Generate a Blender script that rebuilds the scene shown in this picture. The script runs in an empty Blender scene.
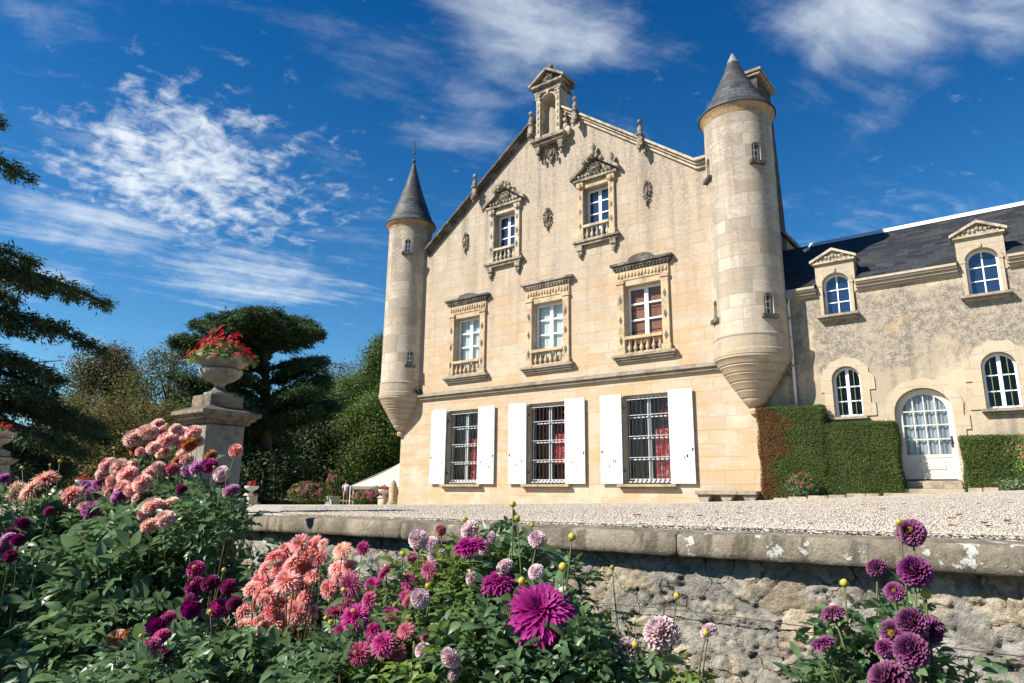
import bpy, bmesh, math, random
import numpy as np
from mathutils import Vector, Matrix, noise as mnoise
random.seed(11); rng = np.random.default_rng(7)
PI = math.pi
S = bpy.context.scene
C = S.collection

# ------------------------------------------------------------------ camera
FOC = 683.0
RM = np.array([[0.79424681, 0.12513028, 0.59457078],
               [0.60747705, -0.18284038, -0.77300778],
               [0.01198487, 0.97514707, -0.22123416]])
cam_d = bpy.data.cameras.new("camera"); cam = bpy.data.objects.new("camera", cam_d); C.objects.link(cam)
cam_d.sensor_width = 36; cam_d.lens = 36 * FOC / 1024; cam_d.clip_start = .05; cam_d.clip_end = 2000
m4 = Matrix.Identity(4)
for i in range(3):
    for j in range(3): m4[i][j] = RM[i][j]
cam.matrix_world = m4
S.camera = cam

def ray(px, py):
    d = RM @ np.array([px - 512.0, 341.5 - py, -FOC]); return d / np.linalg.norm(d)
def at(px, py, Y):                       # the point on the plane Y seen at a pixel
    d = ray(px, py); return Vector(d * Y / d[1])
def far(px, py, dist):                   # the point at a ground distance
    d = ray(px, py); return Vector(d * dist / math.hypot(d[0], d[1]))

# ------------------------------------------------------------------ light
SUN_AZ, SUN_EL = math.radians(33), math.radians(41)      # azimuth measured from -Y towards -X
sdir = Vector((-math.sin(SUN_AZ) * math.cos(SUN_EL), -math.cos(SUN_AZ) * math.cos(SUN_EL), math.sin(SUN_EL)))
sl = bpy.data.lights.new("sun", 'SUN'); sl.energy = 5.0; sl.angle = math.radians(.53); sl.color = (1, .93, .82)
so = bpy.data.objects.new("sun", sl); C.objects.link(so)
so.rotation_euler = (-sdir).to_track_quat('-Z', 'Y').to_euler()
S.view_settings.view_transform = 'Standard'; S.view_settings.look = 'None'
S.view_settings.exposure = 1.02; S.view_settings.gamma = 1
S.cycles.use_denoising = True
S.cycles.max_bounces = 8; S.cycles.transparent_max_bounces = 12

# ------------------------------------------------------------------ node helper
class NT:
    def __init__(s, nt): s.nt = nt; nt.nodes.clear()
    def n(s, t, ins=None, **props):
        nd = s.nt.nodes.new(t)
        for k, v in props.items(): setattr(nd, k, v)
        for k, v in (ins or {}).items():
            sk = nd.inputs[k]
            if isinstance(v, bpy.types.NodeSocket): s.nt.links.new(v, sk)
            else: sk.default_value = v
        return nd
    def math(s, op, a, b=0.0, c=None, clamp=False):
        i = {0: a, 1: b}
        if c is not None: i[2] = c
        return s.n('ShaderNodeMath', i, operation=op, use_clamp=clamp).outputs[0]
    def mix(s, f, a, b, blend='MIX'):
        nd = s.n('ShaderNodeMix', data_type='RGBA', blend_type=blend, clamp_factor=True)
        for k, v in ((0, f), (6, a), (7, b)):
            if isinstance(v, bpy.types.NodeSocket): s.nt.links.new(v, nd.inputs[k])
            else: nd.inputs[k].default_value = (*v, 1) if k and len(v) == 3 else v
        return nd.outputs[2]
    def ramp(s, f, stops, interp='LINEAR'):
        nd = s.n('ShaderNodeValToRGB', {0: f}); cr = nd.color_ramp; cr.interpolation = interp
        while len(cr.elements) < len(stops): cr.elements.new(.5)
        for e, (p, c) in zip(cr.elements, stops):
            e.position = p; e.color = (*c, 1) if not isinstance(c, (int, float)) else (c, c, c, 1)
        return nd.outputs[0]
    def noise(s, vec, scale, detail=4, rough=.55, dist=0.0):
        return s.n('ShaderNodeTexNoise', {'Vector': vec, 'Scale': scale, 'Detail': detail, 'Roughness': rough, 'Distortion': dist}).outputs[0]
    def vscale(s, vec, sc):
        return s.n('ShaderNodeVectorMath', {0: vec, 1: sc}, operation='MULTIPLY').outputs[0]
    def rng(s, v, a, b, c=0.0, d=1.0):
        return s.n('ShaderNodeMapRange', {0: v, 1: a, 2: b, 3: c, 4: d}, clamp=True).outputs[0]
    def smooth(s, v, a, b):
        return s.n('ShaderNodeMapRange', {0: v, 1: a, 2: b, 3: 0.0, 4: 1.0}, interpolation_type='SMOOTHSTEP').outputs[0]

# ------------------------------------------------------------------ sky
w = bpy.data.worlds.new("World"); S.world = w; w.use_nodes = True
n = NT(w.node_tree)
sky = n.n('ShaderNodeTexSky', sky_type='NISHITA', sun_disc=False, sun_elevation=SUN_EL,
          sun_rotation=math.atan2(sdir.x, sdir.y), altitude=50, air_density=1.0, dust_density=.25, ozone_density=2.0)
tc = n.n('ShaderNodeTexCoord').outputs['Generated']
sep = n.n('ShaderNodeSeparateXYZ', {0: tc})
zc = n.math('MAXIMUM', sep.outputs[2], 0.0)
den = n.math('ADD', zc, .16)
px_ = n.math('DIVIDE', sep.outputs[0], den); py_ = n.math('DIVIDE', sep.outputs[1], den)
P = n.n('ShaderNodeCombineXYZ', {0: px_, 1: py_, 2: 0.0}).outputs[0]
def skyp(px, py):
    d = ray(px, py); return Vector((d[0] / (max(d[2], 0) + .16), d[1] / (max(d[2], 0) + .16), 0))
def blob(a, b, wid, strength):           # a soft band of cloud between two directions of the sky
    A, B = skyp(*a), skyp(*b); ctr = (A + B) / 2; ax = B - A; L = ax.length / 2; ang = math.atan2(ax.y, ax.x)
    v = n.n('ShaderNodeMapping', {'Vector': P, 'Location': (0, 0, 0)}, vector_type='POINT')
    off = n.n('ShaderNodeVectorMath', {0: P, 1: ctr}, operation='SUBTRACT').outputs[0]
    rot = n.n('ShaderNodeVectorRotate', {'Vector': off, 'Angle': -ang}, rotation_type='Z_AXIS').outputs[0]
    scl = n.vscale(rot, (1 / L, 1 / wid, 0))
    ln = n.n('ShaderNodeVectorMath', {0: scl}, operation='LENGTH').outputs[1]
    n.nt.nodes.remove(v)
    return n.math('MULTIPLY', n.smooth(ln, 1.25, .15), strength)
warp = n.n('ShaderNodeTexNoise', {'Vector': P, 'Scale': 1.6, 'Detail': 3}).outputs[1]
Pw = n.n('ShaderNodeVectorMath', {0: P, 1: n.vscale(n.n('ShaderNodeVectorMath', {0: warp, 1: (.5, .5, .5)}, operation='SUBTRACT').outputs[0], (.30, .30, 0))}, operation='ADD').outputs[0]
def streak(ang, sx, sy, sc, det=8, r=.62):
    rot = n.n('ShaderNodeVectorRotate', {'Vector': Pw, 'Angle': ang}, rotation_type='Z_AXIS').outputs[0]
    return n.noise(n.vscale(rot, (sx, sy, 1)), sc, det, r)
fine = n.math('ADD', n.math('MULTIPLY', n.noise(n.vscale(P, (1.0, 1.5, 1)), 12.0, 5, .55, .5), .62), n.math('MULTIPLY', streak(-.5, 1.0, 2.2, 5.0, 7, .6), .38))
wisp = streak(.9, .8, 2.6, 2.6, 9, .60)
big = n.noise(Pw, 2.0, 7, .58)
m_mottle = [blob((-10, 120), (350, 235), .44, 1.0), blob((90, 150), (290, 178), .32, 1.05)]
m_streak = [blob((-80, 205), (215, 240), .24, 1.1), blob((100, 272), (400, 290), .26, 1.05), blob((-60, 262), (110, 292), .28, .7),
            blob((0, 100), (40, 140), .12, .35), blob((560, 235), (380, 235), .3, .25), blob((790, 240), (1000, 205), .16, .5)]
m_soft = [blob((400, -70), (640, 70), .23, 1.25), blob((280, 75), (540, 120), .18, .62), blob((760, -30), (1000, 60), .17, 1.0),
          blob((930, -70), (1060, 60), .13, .85), blob((880, 140), (900, 40), .06, .35), blob((-40, 20), (190, 30), .12, .22)]
def total(l):
    t = l[0]
    for x in l[1:]: t = n.math('MAXIMUM', t, x)
    return t
def dens(mask, nz, k, a, b, amp): return n.math('MULTIPLY', n.smooth(n.math('ADD', nz, n.math('MULTIPLY', n.math('SUBTRACT', mask, 1.0), k)), a, b), amp)
crisp = n.math('ADD', n.math('MULTIPLY', n.noise(n.vscale(P, (1.0, 1.3, 1)), 17.0, 5, .58, .4), .52), n.math('MULTIPLY', streak(-1.3, .7, 2.0, 5.0, 8, .64), .48))
strk = n.math('ADD', n.math('MULTIPLY', streak(-1.18, .5, 3.0, 3.0, 9, .62), .75), n.math('MULTIPLY', n.noise(P, 16, 5, .6), .25))
soft = n.math('ADD', n.math('MULTIPLY', streak(-1.0, .8, 2.0, 2.2, 9, .60), .7), n.math('MULTIPLY', n.noise(Pw, 7, 7, .65), .3))
c1 = dens(total(m_mottle), crisp, .24, .34, .64, .92)
c2 = dens(total(m_streak), strk, .24, .32, .72, .80)
c3 = dens(total(m_soft), soft, .22, .31, .77, .95)
cl = n.math('MAXIMUM', n.math('MAXIMUM', c1, c2), c3)
hs = n.n('ShaderNodeHueSaturation', {'Saturation': 1.32, 'Value': 1.0, 'Color': sky.outputs[0]}).outputs[0]
elf = n.smooth(sep.outputs[2], .10, .72)
tint = n.mix(1.0, hs, n.mix(elf, (.74, 1.02, 1.10), (.10, .67, .92)), 'MULTIPLY')
skyc = n.mix(cl, tint, (7.4, 8.0, 8.5))
bg = n.n('ShaderNodeBackground', {'Color': skyc, 'Strength': .062})
n.n('ShaderNodeOutputWorld', {0: bg.outputs[0]})

# ------------------------------------------------------------------ mesh builder
WL = {}
def wl(o): return WL.get(o.name, Vector((0, 0, 0))) if o else Vector((0, 0, 0))
class MB:
    def __init__(s): s.v = []; s.f = []
    def add(s, vs, fs):
        b = len(s.v); s.v += [tuple(p) for p in vs]; s.f += [tuple(i + b for i in f) for f in fs]; return s
    def box(s, x0, x1, y0, y1, z0, z1):
        return s.add([(x0,y0,z0),(x1,y0,z0),(x1,y1,z0),(x0,y1,z0),(x0,y0,z1),(x1,y0,z1),(x1,y1,z1),(x0,y1,z1)],
                     [(0,3,2,1),(4,5,6,7),(0,1,5,4),(1,2,6,5),(2,3,7,6),(3,0,4,7)])
    def prism(s, poly, y0, y1):          # poly in x,z, counter-clockwise seen from -y
        k = len(poly)
        s.add([(x, y0, z) for x, z in poly] + [(x, y1, z) for x, z in poly],
              [tuple(range(k)), tuple(range(2*k-1, k-1, -1))] + [(i, i+k, (i+1) % k + k, (i+1) % k) for i in range(k)]); return s
    def lathe(s, cx, cy, prof, seg=16, cap=True):
        vs = []; fs = []
        for r, z in prof:
            for i in range(seg):
                a = 2*PI*i/seg; vs.append((cx + r*math.cos(a), cy + r*math.sin(a), z))
        for k in range(len(prof)-1):
            for i in range(seg):
                j = (i+1) % seg; fs.append((k*seg+i, k*seg+j, (k+1)*seg+j, (k+1)*seg+i))
        if cap:
            fs.append(tuple(range(seg-1, -1, -1))); b = (len(prof)-1)*seg; fs.append(tuple(range(b, b+seg)))
        return s.add(vs, fs)
    def tube(s, pts, r, seg=6):
        pts = [Vector(p) for p in pts]; rs = r if isinstance(r, (list, tuple)) else [r]*len(pts); vs = []; fs = []
        for i, p in enumerate(pts):
            t = (pts[min(i+1, len(pts)-1)] - pts[max(i-1, 0)]).normalized()
            u = t.cross(Vector((0, 0, 1)) if abs(t.z) < .9 else Vector((1, 0, 0))).normalized(); v = t.cross(u)
            for k in range(seg):
                a = 2*PI*k/seg; vs.append(p + (u*math.cos(a) + v*math.sin(a))*rs[i])
        for i in range(len(pts)-1):
            for k in range(seg):
                j = (k+1) % seg; fs.append((i*seg+k, i*seg+j, (i+1)*seg+j, (i+1)*seg+k))
        fs.append(tuple(range(seg-1, -1, -1))); b = (len(pts)-1)*seg; fs.append(tuple(range(b, b+seg)))
        return s.add(vs, fs)
    def ball(s, c, r, su=8, sv=6):
        rx, ry, rz = (r, r, r) if isinstance(r, (int, float)) else r
        vs = [(c[0], c[1], c[2]-rz)]; fs = []
        for k in range(1, sv):
            t = PI*k/sv
            for i in range(su):
                a = 2*PI*i/su; vs.append((c[0]+rx*math.sin(t)*math.cos(a), c[1]+ry*math.sin(t)*math.sin(a), c[2]-rz*math.cos(t)))
        vs.append((c[0], c[1], c[2]+rz)); top = len(vs)-1
        for i in range(su): fs.append((0, 1+(i+1) % su, 1+i)); fs.append((top, top-su+i, top-su+(i+1) % su))
        for k in range(sv-2):
            for i in range(su):
                j = (i+1) % su; fs.append((1+k*su+i, 1+k*su+j, 1+(k+1)*su+j, 1+(k+1)*su+i))
        return s.add(vs, fs)
    def build(s, name, mat, parent=None, origin=None, smooth=False, bevel=0):
        me = bpy.data.meshes.new(name); off = Vector(origin) if origin is not None else wl(parent)
        me.from_pydata([(x-off.x, y-off.y, z-off.z) for x, y, z in s.v], [], s.f); me.update()
        return link(name, me, mat, parent, off, smooth, bevel)
def link(name, me, mat, parent=None, off=None, smooth=False, bevel=0):
    o = bpy.data.objects.new(name, me); C.objects.link(o)
    if mat and not me.materials: me.materials.append(mat)
    if parent: o.parent = parent
    off = off if off is not None else wl(parent)
    o.location = off - wl(parent); WL[o.name] = off.copy()
    if smooth:
        me.polygons.foreach_set('use_smooth', [True]*len(me.polygons))
        if smooth != True: me.set_sharp_from_angle(angle=math.radians(smooth))
    if bevel:
        b = o.modifiers.new('bevel', 'BEVEL'); b.width = bevel; b.segments = 2; b.limit_method = 'ANGLE'; b.angle_limit = math.radians(40)
    return o
def tag(o, label, cat, group=None, kind=None):
    if label: o['label'] = label
    if cat: o['category'] = cat
    if group: o['group'] = group
    if kind: o['kind'] = kind
    return o
def thing(name, loc, label, cat, group=None):
    o = bpy.data.objects.new(name, None); C.objects.link(o); o.location = loc; o.empty_display_size = .2
    WL[o.name] = Vector(loc); return tag(o, label, cat, group)
def cut(o, cutters):                     # boolean difference, baked into the mesh
    hs_ = []
    for c in cutters:
        me = bpy.data.meshes.new('cut'); me.from_pydata(c.v, [], c.f); me.update()
        h = bpy.data.objects.new('cut', me); C.objects.link(h); hs_.append(h)
        md = o.modifiers.new('cut', 'BOOLEAN'); md.operation = 'DIFFERENCE'; md.object = h; md.solver = 'EXACT'
    dg = bpy.context.evaluated_depsgraph_get(); ev = o.evaluated_get(dg)
    nm = bpy.data.meshes.new_from_object(ev); nm.name = o.name
    o.modifiers.clear(); o.data = nm
    for h in hs_: bpy.data.objects.remove(h, do_unlink=True)
    return o
def arch(cx, w, z0, zs, zt, k=10):       # arched outline, counter-clockwise seen from -y
    h = w/2
    return [(cx-h, z0), (cx+h, z0)] + [(cx + h*math.cos(PI*i/k), zs + (zt-zs)*math.sin(PI*i/k)) for i in range(k+1)]
def smoothstep(a, b, x): t = min(1, max(0, (x-a)/(b-a))); return t*t*(3-2*t)
# ------------------------------------------------------------------ materials
def mat(name):
    m = bpy.data.materials.new(name); m.use_nodes = True; return m, NT(m.node_tree)
def finish(k, col, rough=.8, bump=None, bstr=.3, bdist=.02, spec=.3, metal=0.0, extra=None):
    ins = {'Base Color': col if isinstance(col, bpy.types.NodeSocket) else (*col, 1), 'Roughness': rough, 'Metallic': metal, 'Specular IOR Level': spec}
    if extra: ins.update(extra)
    if bump is not None: ins['Normal'] = k.n('ShaderNodeBump', {'Height': bump, 'Strength': bstr, 'Distance': bdist}).outputs[0]
    b = k.n('ShaderNodeBsdfPrincipled', ins); k.n('ShaderNodeOutputMaterial', {0: b.outputs[0]}); return b
def plain(name, col, rough=.6, var=.25, scale=6, spec=.3, metal=0.0, bstr=.15):
    m, k = mat(name); tc = k.n('ShaderNodeTexCoord').outputs['Object']
    a = k.noise(tc, scale, 6, .6); b = k.noise(tc, scale*9, 3, .6)
    f = k.math('ADD', k.math('MULTIPLY', a, .7), k.math('MULTIPLY', b, .3))
    c = k.mix(k.smooth(f, .3, .7), [x*(1-var) for x in col], [min(1, x*(1+var)) for x in col])
    finish(k, c, rough, b, bstr, .01, spec, metal); return m

def ashlar(name, mode='flat', bw=.72, bh=.34, c1=(.525,.437,.332), c2=(.42,.333,.237), mort=(.25,.20,.14), orange=.55, grey=(4.3, 10.0), r=.87, dark=.75, blkc=.26, jt=(.33, .58, .2, .95)):
    m, k = mat(name); geo = k.n('ShaderNodeTexCoord').outputs['Object']; s = k.n('ShaderNodeSeparateXYZ', {0: geo})
    if mode == 'flat': u = k.math('ADD', s.outputs[0], s.outputs[1])
    else: u = k.math('MULTIPLY', k.math('ARCTAN2', s.outputs[1], s.outputs[0]), r)
    zz = s.outputs[2]
    wob = k.noise(geo, 1.3, 2, .5)
    uv = k.n('ShaderNodeCombineXYZ', {0: u, 1: k.math('ADD', zz, k.math('MULTIPLY', wob, .05)), 2: 0.0}).outputs[0]
    br = k.n('ShaderNodeTexBrick', {'Vector': uv, 'Color1': (1,1,1,1), 'Color2': (0,0,0,1), 'Mortar': (.5,.5,.5,1), 'Scale': 1.0, 'Mortar Size': .0045,
             'Mortar Smooth': .3, 'Bias': 0.0, 'Brick Width': bw, 'Row Height': bh}, offset=.5, offset_frequency=2, squash=.8, squash_frequency=3)
    blk = k.math('ADD', k.math('MULTIPLY', br.outputs[0], blkc), k.math('MULTIPLY', k.noise(k.vscale(geo, (1, 1, 2.2)), 2.6, 6, .68), 1-blkc))
    col = k.mix(k.smooth(blk, .25, .75), c2, c1)
    # ochre stains lying along the courses, strongest on the lower half
    st = k.noise(k.vscale(geo, (.8, .8, 2.6)), .75, 6, .62, .3); st2 = k.noise(uv, 1.7, 3, .6)
    low = k.rng(zz, 4.0, 10.5, 1.0, .45)
    f = k.math('MULTIPLY', k.math('MULTIPLY', k.smooth(k.math('ADD', k.math('MULTIPLY', st, .75), k.math('MULTIPLY', st2, .25)), .455, .57), orange), low)
    col = k.mix(f, col, (.50, .29, .12))
    pl = k.noise(k.vscale(geo, (1, 1, 1.5)), 1.0, 6, .68); col = k.mix(k.math('MULTIPLY', k.smooth(pl, .52, .66), .55), col, (.57, .50, .405))
    # grey-pink weathering that grows with height, mottled and in vertical runs
    run = k.noise(k.vscale(geo, (2.4, 2.4, .18)), 1.0, 6, .65); sp = k.noise(geo, 5.5, 6, .7); mot = k.noise(k.vscale(geo, (1, 1, 1.6)), 9.0, 5, .72)
    hgt = k.rng(zz, grey[0], grey[1], .10, 1.0)
    g = k.math('MULTIPLY', hgt, k.smooth(k.math('ADD', k.math('ADD', k.math('MULTIPLY', run, .40), k.math('MULTIPLY', sp, .25)), k.math('MULTIPLY', mot, .35)), .38, .51))
    col = k.mix(k.math('MULTIPLY', g, .80), col, (.315, .280, .240))
    dk = k.smooth(k.math('ADD', k.math('MULTIPLY', run, .55), k.math('MULTIPLY', mot, .45)), .49, .585)
    col = k.mix(k.math('MULTIPLY', k.math('MULTIPLY', dk, hgt), dark), col, (.16, .14, .12))
    # damp grime at the foot
    ft = k.math('MULTIPLY', k.rng(zz, .35, -.4), k.smooth(sp, .40, .62)); col = k.mix(k.math('MULTIPLY', ft, .55), col, (.27, .22, .16))
    fine = k.noise(geo, 38, 4, .7)
    col = k.mix(k.rng(fine, .35, .7, .0, .42), col, (.22, .175, .125))
    mo = k.math('MULTIPLY', br.outputs[1], k.rng(st2, *jt))
    col = k.mix(mo, col, mort)
    h = k.math('SUBTRACT', k.math('ADD', k.math('MULTIPLY', fine, .35), k.math('MULTIPLY', sp, .6)), k.math('MULTIPLY', mo, .8))
    finish(k, col, .9, h, .55, .012, .15); return m
M = {}
M['facade'] = ashlar('facade_stone')
M['turret'] = ashlar('turret_stone', 'round', .62, .33, c1=(.57,.505,.415), c2=(.34,.295,.235), orange=.22, grey=(1.5, 13.0), dark=.85, blkc=.6, jt=(.2, .5, .55, 1.0))
M['corbel'] = ashlar('corbel_stone', 'round', 3.0, .5, c1=(.40,.34,.245), c2=(.34,.28,.20), orange=.4, grey=(0, 9), dark=.7)
def carved(name, c, d, amt=.45):         # carved stone darkened by lichen
    m, k = mat(name); g = k.n('ShaderNodeTexCoord').outputs['Object']
    a = k.noise(g, 3.2, 7, .68); b = k.noise(g, 17, 5, .7); f = k.math('ADD', k.math('MULTIPLY', a, .6), k.math('MULTIPLY', b, .4))
    up = k.n('ShaderNodeNewGeometry').outputs['Normal']; nz = k.n('ShaderNodeSeparateXYZ', {0: up}).outputs[2]
    f2 = k.math('ADD', f, k.math('MULTIPLY', k.rng(nz, .2, .9), .18))     # lichen settles on ledges
    col = k.mix(k.smooth(f2, amt - .1 + .05, amt + .12), c, d)
    finish(k, col, .92, f, .6, .02, .12); return m
M['carved_grey'] = carved('weathered_carved_stone', (.33,.285,.22), (.105,.095,.08), .47)
M['carved_dark'] = carved('black_weathered_cornice_stone', (.24,.21,.17), (.075,.068,.06), .42)
M['carved_warm'] = carved('ochre_carved_stone', (.47,.355,.225), (.25,.195,.14), .50)
M['carved_pale'] = carved('pale_carved_stone', (.46,.39,.295), (.21,.18,.14), .50)
M['moulding'] = carved('grey_brown_moulding_stone', (.30,.255,.195), (.15,.13,.105), .50)
M['slate_inset'] = plain('dark_slate_inset', (.06,.065,.075), .5)
def slate(name, mode, r=.9, bw=.22, bh=.13, base=(.025,.027,.030)):
    m, k = mat(name); g = k.n('ShaderNodeTexCoord').outputs['Object']; s = k.n('ShaderNodeSeparateXYZ', {0: g})
    if mode == 'flat': u = s.outputs[0]; v = k.math('MULTIPLY', s.outputs[2], 1.72)
    else: u = k.math('MULTIPLY', k.math('ARCTAN2', s.outputs[1], s.outputs[0]), r*.6); v = s.outputs[2]
    uv = k.n('ShaderNodeCombineXYZ', {0: u, 1: v, 2: 0.0}).outputs[0]
    br = k.n('ShaderNodeTexBrick', {'Vector': uv, 'Color1': (1,1,1,1), 'Color2': (0,0,0,1), 'Mortar': (0,0,0,1), 'Scale': 1.0, 'Mortar Size': .006, 'Brick Width': bw, 'Row Height': bh})
    a = k.noise(g, 1.1, 5, .6); b = k.noise(g, 24, 3, .7)
    col = k.mix(br.outputs[0], [x*.5 for x in base], [x*1.6 for x in base])
    col = k.mix(k.math('MULTIPLY', k.smooth(a, .5, .7), .4), col, (.045, .045, .043))
    col = k.mix(k.math('MULTIPLY', br.outputs[1], .7), col, (.015, .016, .018))
    col = k.mix(k.math('MULTIPLY', k.smooth(b, .58, .75), .4), col, (.07, .07, .065))
    h = k.math('SUBTRACT', k.math('MULTIPLY', br.outputs[0], .5), br.outputs[1])
    finish(k, col, k.rng(a, .3, .7, .5, .7), h, .5, .012, .3); return m
M['slate_roof'] = slate('slate_roof', 'flat', bw=.27, bh=.17); M['slate_cone'] = slate('slate_cone_roof', 'round', base=(.050,.053,.058))
M['cap_lead'] = plain('grey_lead_cap', (.20,.205,.21), .5, .2, 5)
M['zinc'] = plain('pale_zinc', (.62,.63,.64), .45, .12, 3)
M['lead'] = plain('lead_grey', (.22,.23,.25), .5, .2, 5)
M['white_paint'] = plain('white_shutter_paint', (.64,.64,.625), .5, .11, 2.2, bstr=.05)
M['frame_white'] = plain('white_window_paint', (.72,.73,.73), .5, .06, 4, bstr=.05)
M['frame_grey'] = plain('pale_grey_window_paint', (.46,.49,.51), .5, .1, 4, bstr=.05)
M['door_paint'] = plain('cream_door_paint', (.56,.52,.45), .5, .12, 3, bstr=.08)
M['iron'] = plain('dark_iron', (.035,.033,.032), .5, .3, 20)
M['iron_white'] = plain('weathered_white_iron', (.5,.5,.49), .5, .15, 20)
M['brown_wood'] = plain('brown_inner_shutter_wood', (.34,.125,.055), .55, .35, 3)
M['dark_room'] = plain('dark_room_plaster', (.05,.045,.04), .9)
def cloth(name, c, d, sc=(9, 9, .4), lo=.42, hi=.6):
    m, k = mat(name); g = k.n('ShaderNodeTexCoord').outputs['Object']
    a = k.noise(k.vscale(g, sc), 1.5, 3, .5); finish(k, k.mix(k.smooth(a, lo, hi), c, d), .9, a, .4, .05, .1); return m
M['curtain_white'] = cloth('white_net_curtain', (.84,.84,.83), (.72,.73,.74))
M['curtain_blue'] = cloth('pale_blue_door_curtain', (.50,.51,.58), (.30,.33,.42))
M['curtain_dark'] = cloth('dark_red_curtain', (.20,.045,.045), (.06,.02,.022))
M['curtain_red'] = cloth('red_patterned_curtain', (.62,.06,.08), (.66,.30,.30), (5, 5, 7), .5, .58)
M['cream_canvas'] = plain('cream_canvas', (.66,.60,.47), .85, .06, 2)
def glass(name, tint=(.012,.016,.024), clear=.0, ior=1.6):
    m, k = mat(name)
    g = k.n('ShaderNodeTexCoord').outputs['Object']; wv = k.noise(g, 2.2, 2, .5)
    bp = k.n('ShaderNodeBump', {'Height': wv, 'Strength': .12, 'Distance': .05}).outputs[0]
    b = k.n('ShaderNodeBsdfPrincipled', {'Base Color': (*tint, 1), 'Roughness': .04, 'IOR': ior, 'Specular IOR Level': .5, 'Normal': bp})
    if clear:
        t = k.n('ShaderNodeBsdfTransparent', {0: (.9, .93, .92, 1)}); gl = k.n('ShaderNodeBsdfGlossy', {'Color': (1,1,1,1), 'Roughness': .03, 'Normal': bp})
        fr = k.n('ShaderNodeFresnel', {'IOR': 1.28}).outputs[0]
        mx = k.n('ShaderNodeMixShader', {0: fr, 1: t.outputs[0], 2: gl.outputs[0]}); k.n('ShaderNodeOutputMaterial', {0: mx.outputs[0]})
    else: k.n('ShaderNodeOutputMaterial', {0: b.outputs[0]})
    return m
M['glass_sky'] = glass('dark_sky_blue_tinted_glass', (.010,.022,.062), ior=1.9)  # dark blue base paints the reflected sky into the pane colour
M['glass_clear'] = glass('clear_window_glass', clear=1)
def wing_wall():
    m, k = mat('worn_rough_render_wall'); g = k.n('ShaderNodeTexCoord').outputs['Object']; z = k.n('ShaderNodeSeparateXYZ', {0: g}).outputs[2]
    a = k.noise(g, .55, 6, .65, .3); b = k.noise(g, 7, 6, .72); c = k.noise(g, 26, 4, .75); big = k.noise(k.vscale(g, (1, 1, .6)), 1.4, 5, .6)
    col = k.mix(k.smooth(a, .42, .58), (.46,.38,.275), (.33,.28,.21))
    # the old grey render survives in the middle band of the wall
    band = k.math('MULTIPLY', k.smooth(z, 2.0, 3.3), k.smooth(z, 5.3, 4.4))
    gm = k.smooth(k.math('ADD', k.math('MULTIPLY', big, .55), k.math('MULTIPLY', band, .27)), .43, .56)
    gr = k.mix(k.smooth(k.math('ADD', k.math('MULTIPLY', b, .5), k.math('MULTIPLY', c, .5)), .40, .60), (.36,.31,.25), (.13,.118,.10))
    col = k.mix(gm, col, gr)
    vr = k.smooth(k.math('ADD', k.math('MULTIPLY', k.noise(k.vscale(g, (2.6, 2.6, .22)), 1.0, 5, .65), .6), k.math('MULTIPLY', b, .4)), .50, .62); col = k.mix(k.math('MULTIPLY', vr, .6), col, (.15, .135, .115))
    col = k.mix(k.math('MULTIPLY', k.smooth(c, .56, .68), k.math('MULTIPLY', gm, .8)), col, (.075,.07,.065))
    col = k.mix(k.math('MULTIPLY', k.smooth(k.noise(g, 1.1, 4, .6), .57, .70), .5), col, (.46,.31,.15))
    col = k.mix(k.math('MULTIPLY', k.smooth(b, .6, .74), .45), col, (.52,.46,.36))
    finish(k, col, .93, k.math('ADD', b, k.math('MULTIPLY', c, .6)), .8, .02, .1); return m
M['wing_wall'] = wing_wall()
M['surround'] = ashlar('pale_dressed_stone', 'flat', .55, .3, c1=(.50,.43,.32), c2=(.44,.365,.26), orange=.2, grey=(2, 9), dark=.3)
M['curb'] = carved('garden_edging_stone', (.36,.30,.22), (.20,.17,.13), .5)
def gravel_mat():
    m, k = mat('pale_gravel'); g = k.n('ShaderNodeTexCoord').outputs['Object']
    v = k.n('ShaderNodeTexVoronoi', {'Vector': g, 'Scale': 48.0}); r = k.n('ShaderNodeSeparateColor', {0: v.outputs['Color']}).outputs[0]
    a = k.noise(g, .5, 5, .6); b = k.noise(g, 5, 4, .6)
    col = k.ramp(r, [(0, (.22,.19,.155)), (.25, (.40,.36,.305)), (.7, (.50,.46,.40)), (1, (.58,.55,.50))])
    col = k.mix(k.math('MULTIPLY', k.smooth(a, .45, .7), .35), col, (.33,.285,.22))
    col = k.mix(k.math('MULTIPLY', k.smooth(b, .58, .7), .25), col, (.25,.215,.165))
    finish(k, col, .9, k.math('SUBTRACT', 1.0, v.outputs['Distance']), .9, .02, .15); return m
M['gravel'] = gravel_mat()
def stone_bits():
    m, k = mat('loose_gravel_stones'); a = k.n('ShaderNodeAttribute', attribute_name='tone').outputs['Fac']
    g = k.n('ShaderNodeTexCoord').outputs['Object']
    col = k.ramp(a, [(0, (.24,.20,.16)), (.25, (.36,.315,.26)), (.6, (.44,.395,.335)), (.9, (.54,.50,.44)), (1, (.36,.22,.14))])
    finish(k, col, .85, k.noise(g, 90, 2), .3, .005, .2); return m
M['stones'] = stone_bits()
def soil():
    m, k = mat('garden_soil'); g = k.n('ShaderNodeTexCoord').outputs['Object']; a = k.noise(g, 3, 7, .7); b = k.noise(g, 30, 4, .7)
    finish(k, k.mix(k.smooth(a, .35, .65), (.075,.055,.04), (.15,.12,.09)), .95, k.math('ADD', a, k.math('MULTIPLY', b, .4)), 1, .06, .1); return m
M['soil'] = soil()
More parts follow.
